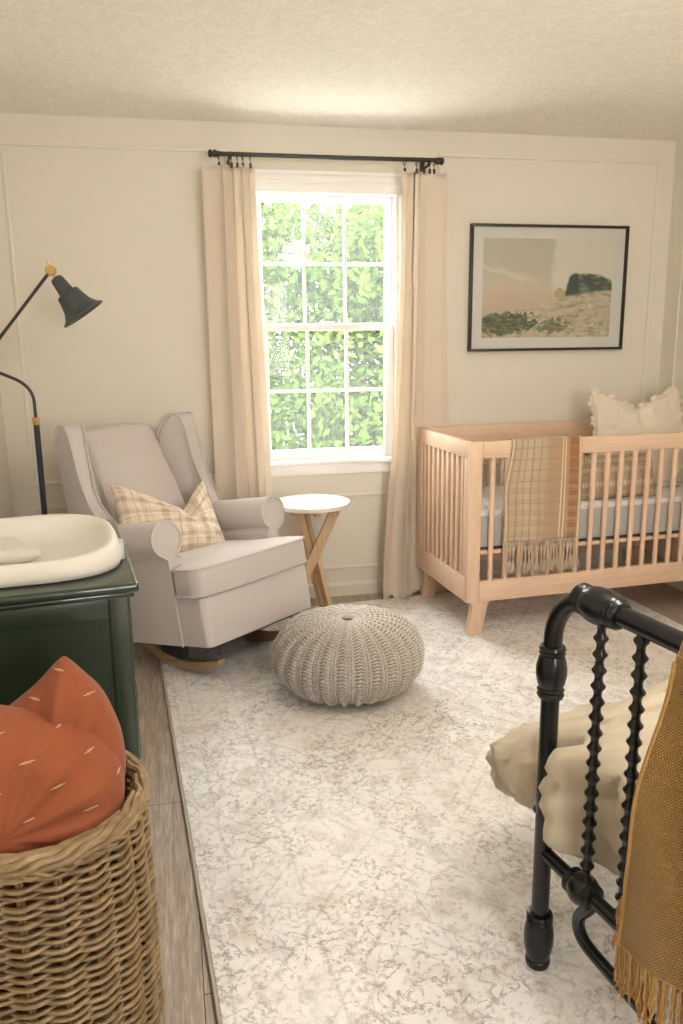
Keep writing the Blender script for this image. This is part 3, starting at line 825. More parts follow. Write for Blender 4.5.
curtain('cream linen curtain between window and crib, hem pooling on floor', 1.188, 1.412, 1.085, 1.50, 2.3, [1.20, 1.262, 1.30, 1.330, 1.352], ZT, 5, pool=.05, flare=[(0, 0), (.3, .12), (.6, .45), (.85, .9), (1, 1.05)])

# ------------------------------------------------------------------ framed picture
def picture():
    x0, x1, z0, z1 = 1.592, 2.505, 1.333, 1.993
    t = thing('framed_picture', 'abstract green and blush landscape print in a thin black frame above the crib', 'picture', ((x0+x1)/2, WY, z0))
    m = MB(); w = .014; d = .032
    for a, b in (((x0, z0), (x1, z0+w)), ((x0, z1-w), (x1, z1)), ((x0, z0+w), (x0+w, z1-w)), ((x1-w, z0+w), (x1, z1-w))):
        m.box((a[0], WY-d, a[1]), (b[0], WY-.002, b[1]), .0015)
    obj('frame', m, M_frame, t, world=True)
    obj('mount', MB().box((x0+w, WY-.016, z0+w), (x1-w, WY-.012, z1-w)), M_mat, t, world=True, smooth=False)
    W, H = x1-x0, z1-z0
    ax0, ax1, az0, az1 = x0+W*.082, x0+W*.912, z0+H*.108, z0+H*.893
    m = MB().add([(ax0, WY-.0175, az0), (ax1, WY-.0175, az0), (ax1, WY-.0175, az1), (ax0, WY-.0175, az1), (ax0, WY-.016, az0), (ax1, WY-.016, az0), (ax1, WY-.016, az1), (ax0, WY-.016, az1)],
                 [(0, 1, 2, 3), (7, 6, 5, 4), (0, 4, 5, 1), (1, 5, 6, 2), (2, 6, 7, 3), (3, 7, 4, 0)], [(0, 0), (1, 0), (1, 1), (0, 1)]*2)
    obj('art_print', m, M_art, t, world=True, smooth=False)
    obj('glazing', MB().box((x0+w, WY-.024, z0+w), (x1-w, WY-.022, z1-w)), M_pglass, t, world=True, smooth=False)
picture()

# ------------------------------------------------------------------ floor lamp
def lamp():
    y = 3.6; bx = -.563
    t = thing('floor_lamp', 'black and brass articulated floor lamp behind the changing dresser', 'floor lamp', (bx, y, 0))
    obj('lamp_base', MB().lathe([(.001, .002), (.13, .002), (.132, .006), (.132, .016), (.125, .022), (.02, .028), (.014, .045), (.001, .045)], 40, (bx, y, 0), cap=False), M_navy, t, world=True)
    obj('pole', MB().tube([(bx, y, .03), (bx, y, 1.075)], .0125, 16), M_navy, t, world=True)
    obj('pole_collar', MB().lathe([(.0125, 1.07), (.015, 1.074), (.015, 1.098), (.011, 1.102)], 18, (bx, y, 0)), M_brass, t, world=True)
    J = Vector((-.763, y, 1.325))
    pts = [Vector((bx, y, 1.09)), Vector((bx, y, 1.165))]
    p0, p1, p2 = Vector((bx, y, 1.165)), Vector((bx, y, 1.235)), Vector((-.645, y, 1.270))
    for k in range(1, 9):
        s = k/8; pts.append(p0*(1-s)**2+p1*2*s*(1-s)+p2*s*s)
    pts.append(J)
    obj('lower_arm', MB().tube(pts, .0068, 12), M_rod, t, world=True)
    K = Vector((-.452, y, 1.70))
    obj('upper_arm', MB().tube([J, K], .0068, 12), M_rod, t, world=True)
    axy = Matrix(((1, 0, 0), (0, 0, 1), (0, -1, 0)))
    obj('elbow_joint', MB().lathe([(.001, -.018), (.015, -.018), (.017, -.014), (.017, .014), (.015, .018), (.001, .018)], 20, J, axy), M_brass, t, world=True)
    m = MB().lathe([(.001, -.016), (.017, -.016), (.021, -.012), (.021, .012), (.017, .016), (.001, .016)], 24, K, axy)
    m.tube([K+Vector((-.004, 0, .015)), K+Vector((-.009, 0, .036))], .004, 8)
    d = Vector((.50, 0, -.70)).normalized()
    # shade: stepped bell opening down to the right
    S0 = Vector((-.436, y, 1.672)); S1 = Vector((-.338, y, 1.527)); d = (S1-S0).normalized()
    m.tube([K, S0+d*.005], .008, 10)
    obj('knuckle', m, M_brass, t, world=True)
    xa = Vector((0, 1, 0)); ya = d.cross(xa); ax = Matrix((xa, ya, d)).transposed()
    L = (S1-S0).length
    prof = [(.001, 0), (.020, .0), (.027, .006), (.029, .015), (.034, .06), (.035, .066), (.050, .070), (.053, .076), (.058, .100), (.068, .130), (.084, .152), (.1, .163), (.104, .165), (.104, .169), (.100, .170), (.081, .157), (.064, .132), (.053, .1), (.047, .08), (.02, .07), (.001, .07)]
    k = L/.165*1.0
    obj('lamp_shade', MB().lathe([(r*.93, z*k) for r, z in prof], 40, S0, ax, cap=False), M_shade, t, world=True, angle=50)
    b = MB().lathe([(.001, .06), (.014, .06), (.014, .085), (.024, .10), (.028, .12), (.024, .14), (.012, .152), (.001, .155)], 20, S0, ax, cap=False)
    obj('bulb', b, M_tray, t, world=True)
lamp()

# ------------------------------------------------------------------ dresser, tray, cloth
DA = R(7.5)
DC = Vector((-.098, 1.912, 0)); dx = Vector((math.cos(DA), math.sin(DA), 0)); dy = Vector((-math.sin(DA), math.cos(DA), 0))
def dresser():
    # local: x to the left along -dx, y away along dy
    W, D, H = .605, .755, .85
    org = DC-dx*W
    t = thing('dresser', 'dark forest green dresser with overhanging top under the changing tray', 'dresser', org, rotz(DA))
    # top with a rounded nose
    m = MB().prism([(0, .820), (.004, .826), (.0, .834), (.0, .846), (.006, .850), (D-.006, .850), (D, .846), (D, .822), (D-.004, .820)], 0, W, 'x', 0)
    m = MB()
    m.box((0, 0, .826), (W, D, .850), .009, 4); m.box((.012, .012, .812), (W-.012, D-.012, .828), .005, 2)
    obj('dresser_top', m, M_green, t)
    o = .024
    m = MB()
    m.box((o+.04, o+.012, .06), (W-o-.045, D-o-.012, .815))           # carcass with recessed end panel
    for x in (o, W-o-.05):
        for y in (o, D-o-.05): m.box((x, y, .0), (x+.05, y+.05, .815), .006, 3)
    m.box((o+.05, o+.004, .76), (W-o-.05, o+.03, .815), .002); m.box((o+.05, o+.004, .06), (W-o-.05, o+.03, .13), .002)
    obj('body', m, M_green, t)
    for k in range(3):
        z = .12+k*.228
        dr = obj('drawer', MB().box((W-o-.02, o+.055, z), (W-o+.008-.002, D-o-.055, z+.215), .003), M_green, t)
dresser()
def tray():
    cx, cy = .322, .262   # measured left from the top's near right corner, and away
    c = DC-dx*cx+dy*cy+Vector((0, 0, .851))
    t = thing('changing_tray', 'cream peanut-shaped foam changing tray on the green dresser', 'changing tray', c, rotz(DA))
    A, B = .300, .212
    n = 96
    def sup(k, a, b, e=3.1, waist=.0):
        th = 2*PI*k/n; c_, s_ = math.cos(th), math.sin(th)
        x = a*math.copysign(abs(c_)**(2/e), c_); y = b*math.copysign(abs(s_)**(2/e), s_)
        return x, y*(1-waist*math.exp(-(x/(a*.45))**2))
    rings = [(.90, .000), (.985, .004), (1.0, .018), (.995, .04), (.975, .058), (.95, .070), (.92, .074), (.885, .070), (.83, .058), (.75, .042), (.62, .032), (.45, .026), (.25, .024)]
    m = MB()
    def P(i, j):
        f, z = rings[j]; x, y = sup(i, A, B, 3.1 if f > .8 else 2.6, .05)
        rim = smooth01((z-.02)/.05)
        side = y/B
        z2 = z*(1+.26*rim*side)      # the far wall stands a little taller
        return Vector((x*f, y*f, z2))
    m.grid(P, n, len(rings), wrapu=True)
    k = len(rings)-1; m.add([P(i, k) for i in range(n)], [tuple(range(n))]); m.add([P(i, 0) for i in range(n)], [tuple(range(n))])
    obj('foam_body', m, M_tray, t, weld=.0004, angle=180)
    m = MB().box((A-.012, -.05, .004), (A+.006, .0, .05), .003)
    obj('strap_clip', m, simple('grey_plastic', (.45, .46, .46), .4), t)
    # folded cloth lying in the tray
    c2 = Vector((-.425, 2.065, .8775))
    t2 = thing('folded_cloth', 'small folded cream knit cloth lying in the changing tray', 'cloth', c2, rotz(R(4)))
    rn = random.Random(2)
    def pad(cx, cy, cz, a, b, h, sd):
        m = MB()
        def Q(i, j):
            th = 2*PI*i/40; ph = -PI/2+PI*j/14
            x = a*math.copysign(abs(math.cos(th))**.8, math.cos(th))*math.cos(ph)**.6; y = b*math.copysign(abs(math.sin(th))**.8, math.sin(th))*math.cos(ph)**.6
            z = h*math.sin(ph)+.004*noise.noise(Vector((x*30+sd, y*30, 0)))
            return Vector((cx+x, cy+y, cz+max(z, -h*.8)))
        m.grid(Q, 40, 15, wrapu=True); return m
    obj('lower_fold', pad(-.02, 0, .022, .105, .045, .024, 1), M_glovec, t2, angle=180, weld=.0003)
    obj('upper_fold', pad(-.045, .045, .034, .085, .035, .022, 4), M_glovec, t2, angle=180, weld=.0003)
tray()

# ------------------------------------------------------------------ wicker basket and rust pillow
BC = Vector((-.306, 1.525, 0)); BR = .198; BH = .542
def basket():
    t = thing('wicker_basket', 'tall round woven wicker basket on the floor beside the green dresser', 'basket', BC)
    NS = 20
    def rad(z): return BR*(1+.028*smooth01((1-z/BH)*2.0)) + .004
    st = MB()
    for k in range(NS):
        a = 2*PI*k/NS
        for off in (-.017, .017):
            aa = a+off
            st.tube([((rad(z)-.001)*math.cos(aa), (rad(z)-.001)*math.sin(aa), z) for z in [.005+q*(BH-.01)/12 for q in range(13)]], .0042, 6)
    obj('stakes', st, M_stake, t)
    wv = MB(); rows = 56; ns = NS*12
    rn = random.Random(9)
    for r in range(rows):
        z = .010+r*(BH-.035)/rows; jit = rn.uniform(-.0012, .0012)
        pts = []
        for q in range(ns):
            a = 2*PI*q/ns; s = math.cos(NS/2*a+(PI if r % 2 else 0))
            rr = rad(z)+.0088*math.copysign(abs(s)**.8, s)
            pts.append((rr*math.cos(a), rr*math.sin(a), z+jit+.0014*math.sin(a*5+r*1.3)-.0016*s*s))
        wv.tube(pts, .0045+.0006*math.sin(r*1.7), 6, closed=True)
    obj('weave', wv, M_wicker, t)
    br = MB()   # braided rim: strands winding around the top edge
    ns = 360
    for s in range(6):
        pts = []
        for q in range(ns):
            a = 2*PI*q/ns; ph = 3*a+s*2*PI/6+.18*math.sin(20*a+s)
            rr = rad(BH)+.001+.0125*math.cos(ph); z = BH-.008+.0145*math.sin(ph)
            pts.append((rr*math.cos(a), rr*math.sin(a), z))
        br.tube(pts, .0072+.0008*(s%2), 7, closed=True)
    for s in range(2):
        pts = []
        for q in range(ns):
            a = 2*PI*q/ns; rr = rad(BH)+.010+.004*math.sin(22*a+s*PI)
            pts.append((rr*math.cos(a), rr*math.sin(a), BH-.028+.005*math.cos(22*a+s*PI)))
        br.tube(pts, .005, 6, closed=True)
    obj('braided_rim', br, M_wicker, t)
    bo = MB().lathe([(.001, .006), (BR-.005, .006), (BR-.003, .014), (.001, .014)], 40, cap=False)
    obj('bottom', bo, M_stake, t)
basket()

def rust_pillow():
    c = Vector((-.327, 1.521, 0))
    t = thing('throw_pillow', 'rust orange pillow with cream cross-stitch motifs stuffed in the wicker basket', 'pillow', c)
    # one pillow with a karate-chopped top: rear lobe with the tall corner, front lobe folding over it
    m = MB()
    def lobe(outline, cx, cz, y0, tilt, T, seed, yaw=0, n=56, nr=18):
        # outline: polar-ish closed loop (x,z) ; inflated about its centre
        def smoothloop(P, it=2):
            for _ in range(it):
                Q = []
                for (a, b), (c_, d) in zip(P, P[1:]+P[:1]): Q += [(a*.8+c_*.2, b*.8+d*.2), (a*.2+c_*.8, b*.2+d*.8)]
                P = Q
            return P
        L = smoothloop(outline)
        n = len(L)
        for side in (1, -1):
            def P(i, j):
                s = j/nr; x, z = L[i]; r = math.sin(s*PI/2)
                px, pz = cx+(x-cx)*r, cz+(z-cz)*r
                q = Vector((px*9+seed, pz*9, side))
                t_ = T*math.cos(s*PI/2)**.75
                t_ += .016*(noise.noise(q)+.5*noise.noise(q*2.2))*math.cos(s*PI/2)**.4
                an = math.atan2(z-cz, x-cx); t_ += .010*math.sin(an*13+seed+2*noise.noise(q*.7))*math.sin(s*PI)**2
                y = -side*t_
                yy = y0+y+(pz-.5)*tilt+yaw*px
                return Vector((px*.935, yy*.935, pz*.935+.093))
            m.grid(P, n, nr+1, wrapu=True)
        return L
    # rear lobe
    lobe([(.0, .30), (.17, .33), (.200, .45), (.212, .52), (.205, .60), (.170, .69), (.120, .748), (.098, .768), (.080, .756), (.03, .705), (-.04, .65), (-.10, .62), (-.12, .45)], .06, .52, .045, .04, .10, 2.0, yaw=-.05)
    # front lobe
    L = lobe([(-.19, .62), (-.185, .70), (-.13, .722), (-.06, .708), (.0, .690), (.08, .672), (.150, .632), (.195, .575), (.212, .50), (.198, .42), (.10, .34), (.0, .30), (-.12, .32), (-.19, .45)], -.01, .50, -.055, .14, .125, 5.0, yaw=.16)
    ob = obj('cover', m, M_rust, t, weld=.0004, angle=180)
    # embroidery: placed on the surface by casting towards it
    bpy.context.view_layer.update()
    bmx = bmesh.new(); bmx.from_mesh(ob.data)
    from mathutils.bvhtree import BVHTree
    tree = BVHTree.FromBMesh(bmx); bmx.free()
    def at(x, z):
        h = tree.ray_cast(Vector((x, -1, z+.35)), Vector((0, 1, -.35)).normalized())
        return (h[0], h[1]) if h[0] else (None, None)
    spots = [(x, z) for r in range(6) for x, z in [(-.16+.10*k+(.047 if r % 2 else 0), .535+r*.054) for k in range(5)]]
    for x, z in spots:
        hit, nr = at(x, z)
        if hit is None: continue
        up = Vector((0, 0, 1)); rt = up.cross(nr); 
        if rt.length < .1: continue
        rt.normalize(); up2 = nr.cross(rt)
        e = MB()
        for k in range(-3, 4):
            hgt = [.0018, .003, .006, .004, .006, .003, .0018][k+3]
            o2 = hit+rt*(k*.0034)+nr*.0012
            e.tube([o2-up2*hgt*.6, o2+up2*hgt*.6], .00055, 4)
        e.tube([hit-rt*.014+nr*.0012, hit+rt*.014+nr*.0012], .0007, 4)
        obj('embroidered_motif', e, M_thread, t)
rust_pillow()

# ------------------------------------------------------------------ pouf
def pouf():
    c = Vector((.648, 2.985, .0125)); t = thing('knitted_pouf', 'round grey and cream ribbed knitted pouf in the middle of the rug', 'pouf', c)
    NR = 26; SU = 18; n = NR*SU; nv = 150
    Rm, H = .290, .318
    m = MB()
    # profile by angle: flattened sphere
    prof = []
    for j in range(nv):
        s = j/(nv-1); ph = -PI/2+PI*s
        e = .78
        r = Rm*abs(math.cos(ph))**e*(1 if s < .5 else 1); z = H/2+H/2*math.copysign(abs(math.sin(ph))**(.9), math.sin(ph))
        prof.append((r, z))
    def P(i, j):
        r, z = prof[j]; s = j/(nv-1); a = 2*PI*i/n
        f = (i % SU)/SU           # across a rib
        k = min(1, r/Rm*1.4)
        # wide braided column then a pair of narrow cords
        if f < .60:
            g = f/.60; base = math.sin(g*PI)**.5*.019
            st = .007*math.sin(2*PI*(j/3.4+abs(g-.5)*1.5))*math.sin(g*PI)
        else:
            g = (f-.60)/.40; base = abs(math.sin(g*2*PI))**.6*.011; st = .003*math.sin(2*PI*j/2.8)
        d = (base+st-.009)*k
        sag = .010*math.sin(a*2+1)*smooth01(1-abs(s-.5)*2)
        rr = max(.0, r+d+sag)
        dim = -.018*math.exp(-(r/.045)**2)*(1 if s > .5 else 0)
        return Vector((rr*math.cos(a), rr*math.sin(a), max(0, z+d*.5*math.sin((s-.5)*PI)+dim)))
    m.grid(P, n, nv, wrapu=True)
    obj('knit_cover', m, M_yarn, t, angle=180)
    obj('centre_button', MB().lathe([(.001, -.006), (.016, -.005), (.02, 0), (.016, .006), (.001, .009)], 20, (0, 0, H-.006), cap=False), M_yarn, t)
pouf()

# ------------------------------------------------------------------ crib
KO = Vector((1.316, 3.42, 0)); KR = rotz(R(3.5)); KL, KD, KH = 1.425, .67, .945
def crib():
    t = thing('crib', 'pale washed wood crib with slatted sides along the right part of the wall', 'crib', KO, KR)
    P = .065; th = .028
    def bx(name, a, b, mat, par=t, bev=.004, seg=2): return obj(name, MB().box(a, b, bev, seg), mat, par)
    # corner posts
    for x in (0, KL-P):
        for y in (0, KD-th): bx('corner_post', (x, y, .18), (x+P, y+th, KH), M_cribwood_z)
    # long sides
    for y, nm in ((0, 'front'), (KD-th, 'rear')):
        bx('top_rail', (P, y, KH-(.076 if y == 0 else .11)), (KL-P, y+th, KH), M_cribwood); bx('bottom_rail', (P, y, .18), (KL-P, y+th, .283), M_cribwood)
        k = 0; x = .123
        while x < KL-P-.03:
            sl = MB().tube([(x, y+th/2, .28), (x, y+th/2, KH-.07)], .0125, 12); obj('slat', sl, M_cribwood_z, t)
            x += .0755
    # ends
    for x in (0, KL-th):
        bx('end_top_rail', (x, th, KH-.076), (x+th, KD-th, KH), M_cribwood)
        bx('end_bottom_rail', (x, th, .18), (x+th, KD-th, .30), M_cribwood)
        bx('end_stile', (x, th, .30), (x+th, th+.035, KH-.076), M_cribwood_z); bx('end_stile', (x, KD-th-.035, .30), (x+th, KD-th, KH-.076), M_cribwood_z)
        n = 9
        for k in range(n):
            y = th+.035+(KD-2*th-.07)*(k+.5)/n
            obj('slat', MB().box((x+.004, y-.0115, .295), (x+th-.004, y+.0115, KH-.07), .004), M_cribwood_z, t)
    # under-frame and legs
    for x, s in ((.075, -1), (KL-.075, 1)):
        for y in (.012, KD-.06):
            m = MB().prism([(x-.055*(1 if s < 0 else .6), .183), (x+.055*(1 if s > 0 else .6)+.02*(s < 0), .183), (x+.036+.004, .15), (x+.036+s*.022, .013), (x-.036+s*.022, .013), (x-.036, .15)], y, y+.045, 'y', .004)
            obj('leg', m, M_cribwood_z, t)
    bx('mattress_support', (th, th, .405), (KL-th, KD-th, .425), M_cribwood)
    # mattress: a thing of its own
    Tm = Matrix.Translation(KO) @ KR.to_4x4()
    c = Tm @ Vector((KL/2, KD/2, .427))
    mt = thing('crib_mattress', 'crib mattress with a white fitted sheet inside the wooden crib', 'mattress', c, KR)
    a, b = KL/2-th-.008, KD/2-th-.008
    obj('mattress_body', MB().box((-a, -b, 0), (a, b, .172), .025, 4), M_mattside, mt)
    obj('fitted_sheet', MB().box((-a+.004, -b+.004, .150), (a-.004, b-.004, .186), .016, 4), M_sheet, mt)
    obj('base_edging', MB().box((-a-.001, -b-.001, .001), (a+.001, b+.001, .012), .002), M_dark, mt)
    return Tm
KT = crib()
def crib_pillows():
    f = pillow_fn(.298, .262, .085, .36, 4.2)
    t = place_pillow('ruffled_pillow', 'large cream ruffle-edged pillow standing at the back of the crib', f, M_boucle, KT @ Vector((1.128, .335, .878)), KR @ euler(R(-14), 0, R(2)))
    obj('ruffle', ruffle_mesh(f, .030), M_boucle, t, solid=.0015, angle=180)
    f = pillow_fn(.215, .112, .055, 0, 7.7, pinch=.04)
    place_pillow('lumbar_pillow', 'tan lumbar pillow with woven bands in front of the ruffled pillow', f, M_lumbar, KT @ Vector((.865, .135, .722)), KR @ euler(R(-16), 0, 0), n=40)
crib_pillows()
def tassels(m, pts, L, r, rn, down=Vector((0, 0, -1)), spread=.004, strands=4, knot=True):
    for p in pts:
        p = Vector(p)
        if knot: m.tube([p+Vector((0, 0, .003)), p, p-Vector((0, 0, .005))], [r*1.2, r*2.3, r*1.2], 6)
        for s in range(strands):
            dx_, dy_ = rn.uniform(-spread, spread), rn.uniform(-spread, spread); l = L*rn.uniform(.8, 1.1)
            m.tube([p, p+Vector((dx_*.6, dy_*.6, -l*.4)), p+Vector((dx_*1.4, dy_, -l*.75)), p+Vector((dx_, dy_*1.5, -l))], [r, r*1.1, r, r*.5], 5)
def crib_throw():
    x0, x1 = .205, .570
    t = thing('plaid_throw', 'tan plaid gauze throw with knotted fringe hung over the crib rail', 'blanket', KT @ Vector(((x0+x1)/2, -.01, .47)), KR)
    T = .028; top = KH+.004
    # path from the inside bottom, over the rail, to the outside hem
    path = []
    for z in [.80-.0+(top-.80)*k/8 for k in range(8)]: path.append((T+.006, z))
    for k in range(7):
        a = PI*k/6; path.append((T/2+(T/2+.006)*math.cos(a), top-.004+.006*math.sin(a)))
    for k in range(1, 36): path.append((-.008-.004*smooth01(k/10), top-(top-.465)*k/35))
    NU = 60; NV = len(path)
    def P(i, j):
        u = i/(NU-1); y, z = path[j]
        d = smooth01((j-15)/20) if j > 14 else 0
        w = .0055*math.sin(u*11+z*2)*d+.003*math.sin(u*31+z*9)*d
        sk = -.022*d*(1-u)**2+.004*math.sin(z*14)*(1-u) - .01*(1-u)*d
        if j < 8: sk = -.035*(1-u)*(1-j/8)
        yy = y+(w-.003*d if j > 12 else 0)
        if j > 12: yy = min(yy, -.004)
        return KT @ Vector((lerp(x0, x1, u)+sk, yy, z+.003*math.sin(u*9)*d))
    m = MB().grid(P, NU, NV)
    obj('woven_body', m, M_cthrow, t, world=True, solid=.0022, angle=180)
    rn = random.Random(4)
    f = MB()
    n = 23
    for k in range(n):
        u = (k+.5)/n; p = P(int(u*(NU-1)), NV-1)
        q = p+Vector((rn.uniform(-.004, .004), -.002, -.083))
        for s in range(5):  # net of warp threads between the hem and the knot
            pp = P(min(NU-1, int((u+(s-2)/5/n)*(NU-1))), NV-1)+Vector((0, -.001, 0))
            f.tube([pp, (pp+q)/2+Vector((rn.uniform(-.002, .002), 0, 0)), q], .0016, 5)
        tassels(f, [q], .075, .0016, rn, spread=.010, strands=9)
    obj('fringe', f, M_cfringe, t, world=True)
    f2 = MB(); pts = [P(int((k+.5)/14*(NU-1)), 0)+Vector((0, .003, 0)) for k in range(14)]
    tassels(f2, pts, .07, .0016, rn, spread=.008, strands=5); obj('inner_fringe', f2, M_cfringe, t, world=True)
crib_throw()

# ------------------------------------------------------------------ iron bed
BO = Vector((.753, 1.455, 0)); bu = Vector((.17032, -.98539, 0)); bn = Vector((.98539, .17032, 0))
BMAT = Matrix((bu, bn, Vector((0, 0, 1)))).transposed()      # local x = along the footboard, y = along the bed, z up
def endboard(t, y, name):
    """iron tube end of the bed in the plane y; returns nothing, adds parts"""
    Wd = 1.02; r = .0195; Rb = .118; ZT_ = .918
    P = [(0, y, .012)]+[(0, y, .10+k*(ZT_-Rb-.10)/6) for k in range(7)]
    P += [(Rb-Rb*math.cos(R(90)*k/10), y, ZT_-Rb+Rb*math.sin(R(90)*k/10)) for k in range(1, 11)]
    P += [(Rb+(Wd-2*Rb)*k/12, y, ZT_) for k in range(1, 12)]
    P += [(Wd-Rb+Rb*math.sin(R(90)*k/10), y, ZT_-Rb+Rb*math.cos(R(90)*k/10)) for k in range(0, 11)]
    P += [(Wd, y, .10+(ZT_-Rb-.10)*(6-k)/6) for k in range(7)]+[(Wd, y, .012)]
    fr = obj(name, MB().tube(P, r, 20), M_iron, t)
    foot = [(.0195, .15), (.027, .148), (.030, .142), (.027, .137), (.030, .131), (.027, .126), (.031, .115), (.0335, .095), (.033, .07), (.028, .045), (.025, .032), (.028, .028), (.028, .022), (.026, .014), (.024, .013)]
    knob = [(.0195, .075), (.026, .072), (.028, .066), (.025, .061), (.028, .057), (.025, .053), (.028, .045), (.032, .028), (.0325, .010), (.029, -.010), (.025, -.020), (.029, -.025), (.025, -.030), (.029, -.036), (.026, -.043), (.0195, -.046)]
    for x in (0, Wd):
        obj('foot', MB().lathe(foot[::-1], 28, (x, y, 0)), M_iron, fr)
        obj('post_collar', MB().lathe(knob[::-1], 28, (x, y, .716)), M_iron, fr)
    along = Matrix(((0, 0, 1), (1, 0, 0), (0, 1, 0)))
    rk = [(.0175, -.062), (.026, -.060), (.031, -.055), (.028, -.049), (.031, -.043), (.028, -.038), (.033, -.026), (.0365, -.008), (.0365, .006), (.034, .024), (.029, .036), (.031, .041), (.028, .046), (.030, .052), (.025, .060), (.0175, .062)]
    lk = [(a*.92, b*.62) for a, b in rk]
    zl = .305
    obj('lower_rail', MB().tube([(0, y, zl), (Wd, y, zl)], .0155, 16), M_iron, fr)
    xs = [.146+.1055*k for k in range(8)]
    for x in (xs[0]-.008, xs[-1]+.008): obj('rail_collar', MB().lathe(rk, 28, (x, y, ZT_), along), M_iron, fr); obj('rail_collar', MB().lathe(lk, 24, (x, y, zl), along), M_iron, fr)
    for x in xs:
        pf = [(.008, zl)]; z0 = zl+.012; n = 18; st = (ZT_-.012-z0)/n
        for k in range(n):
            a = z0+k*st
            pf += [(.0078, a), (.0088, a+st*.22), (.0145, a+st*.46), (.0145, a+st*.54), (.0088, a+st*.78)]
        pf += [(.0078, ZT_-.012), (.009, ZT_)]
        obj('spindle', MB().lathe(pf, 14, (x, y, 0)), M_iron, t)
def bed():
    t = thing('iron_bed', 'black iron spindle bed with turned collars standing on the rug under the duvet', 'bed', BO, BMAT)
    endboard(t, 0, 'footboard'); endboard(t, 1.83, 'headboard')
    # swept tube under the footboard
    U = [(.172, .004, .295), (.150, .004, .262), (.130, .004, .238), (.124, .004, .215), (.132, .004, .195), (.152, .004, .182), (.20, .004, .177), (.34, .004, .170), (.60, .004, .168), (.82, .004, .172), (.87, .004, .182), (.893, .004, .2), (.89, .004, .235), (.86, .004, .262), (.84, .004, .295)]
    for _ in range(2):
        Q = [U[0]]
        for a, b in zip(U, U[1:]):
            Q += [tuple(a[i]*.75+b[i]*.25 for i in range(3)), tuple(a[i]*.25+b[i]*.75 for i in range(3))]
        U = Q+[U[-1]]
    obj('lower_brace', MB().tube(U, .0135, 14), M_iron, t)
    for x in (.06, .96):
        obj('side_rail', MB().box((x-.004, .05, .385), (x+.004, 1.80, .408), .002), M_iron, t)
    for x in (0, 1.02):
        obj('bolt', MB().lathe([(.001, 0), (.009, .0), (.010, .005), (.007, .009), (.001, .010)], 14, (x+(-.026 if x == 0 else .016), -.004, .395), Matrix(((0, 0, 1), (1, 0, 0), (0, 1, 0))) if x else Matrix(((0, 0, 1), (1, 0, 0), (0, 1, 0)))), M_iron, t)
    m = MB()
    m.box((.056, .08, .400), (.964, 1.78, .406))
    obj('mattress_deck', m, M_iron, t, smooth=False)
bed()
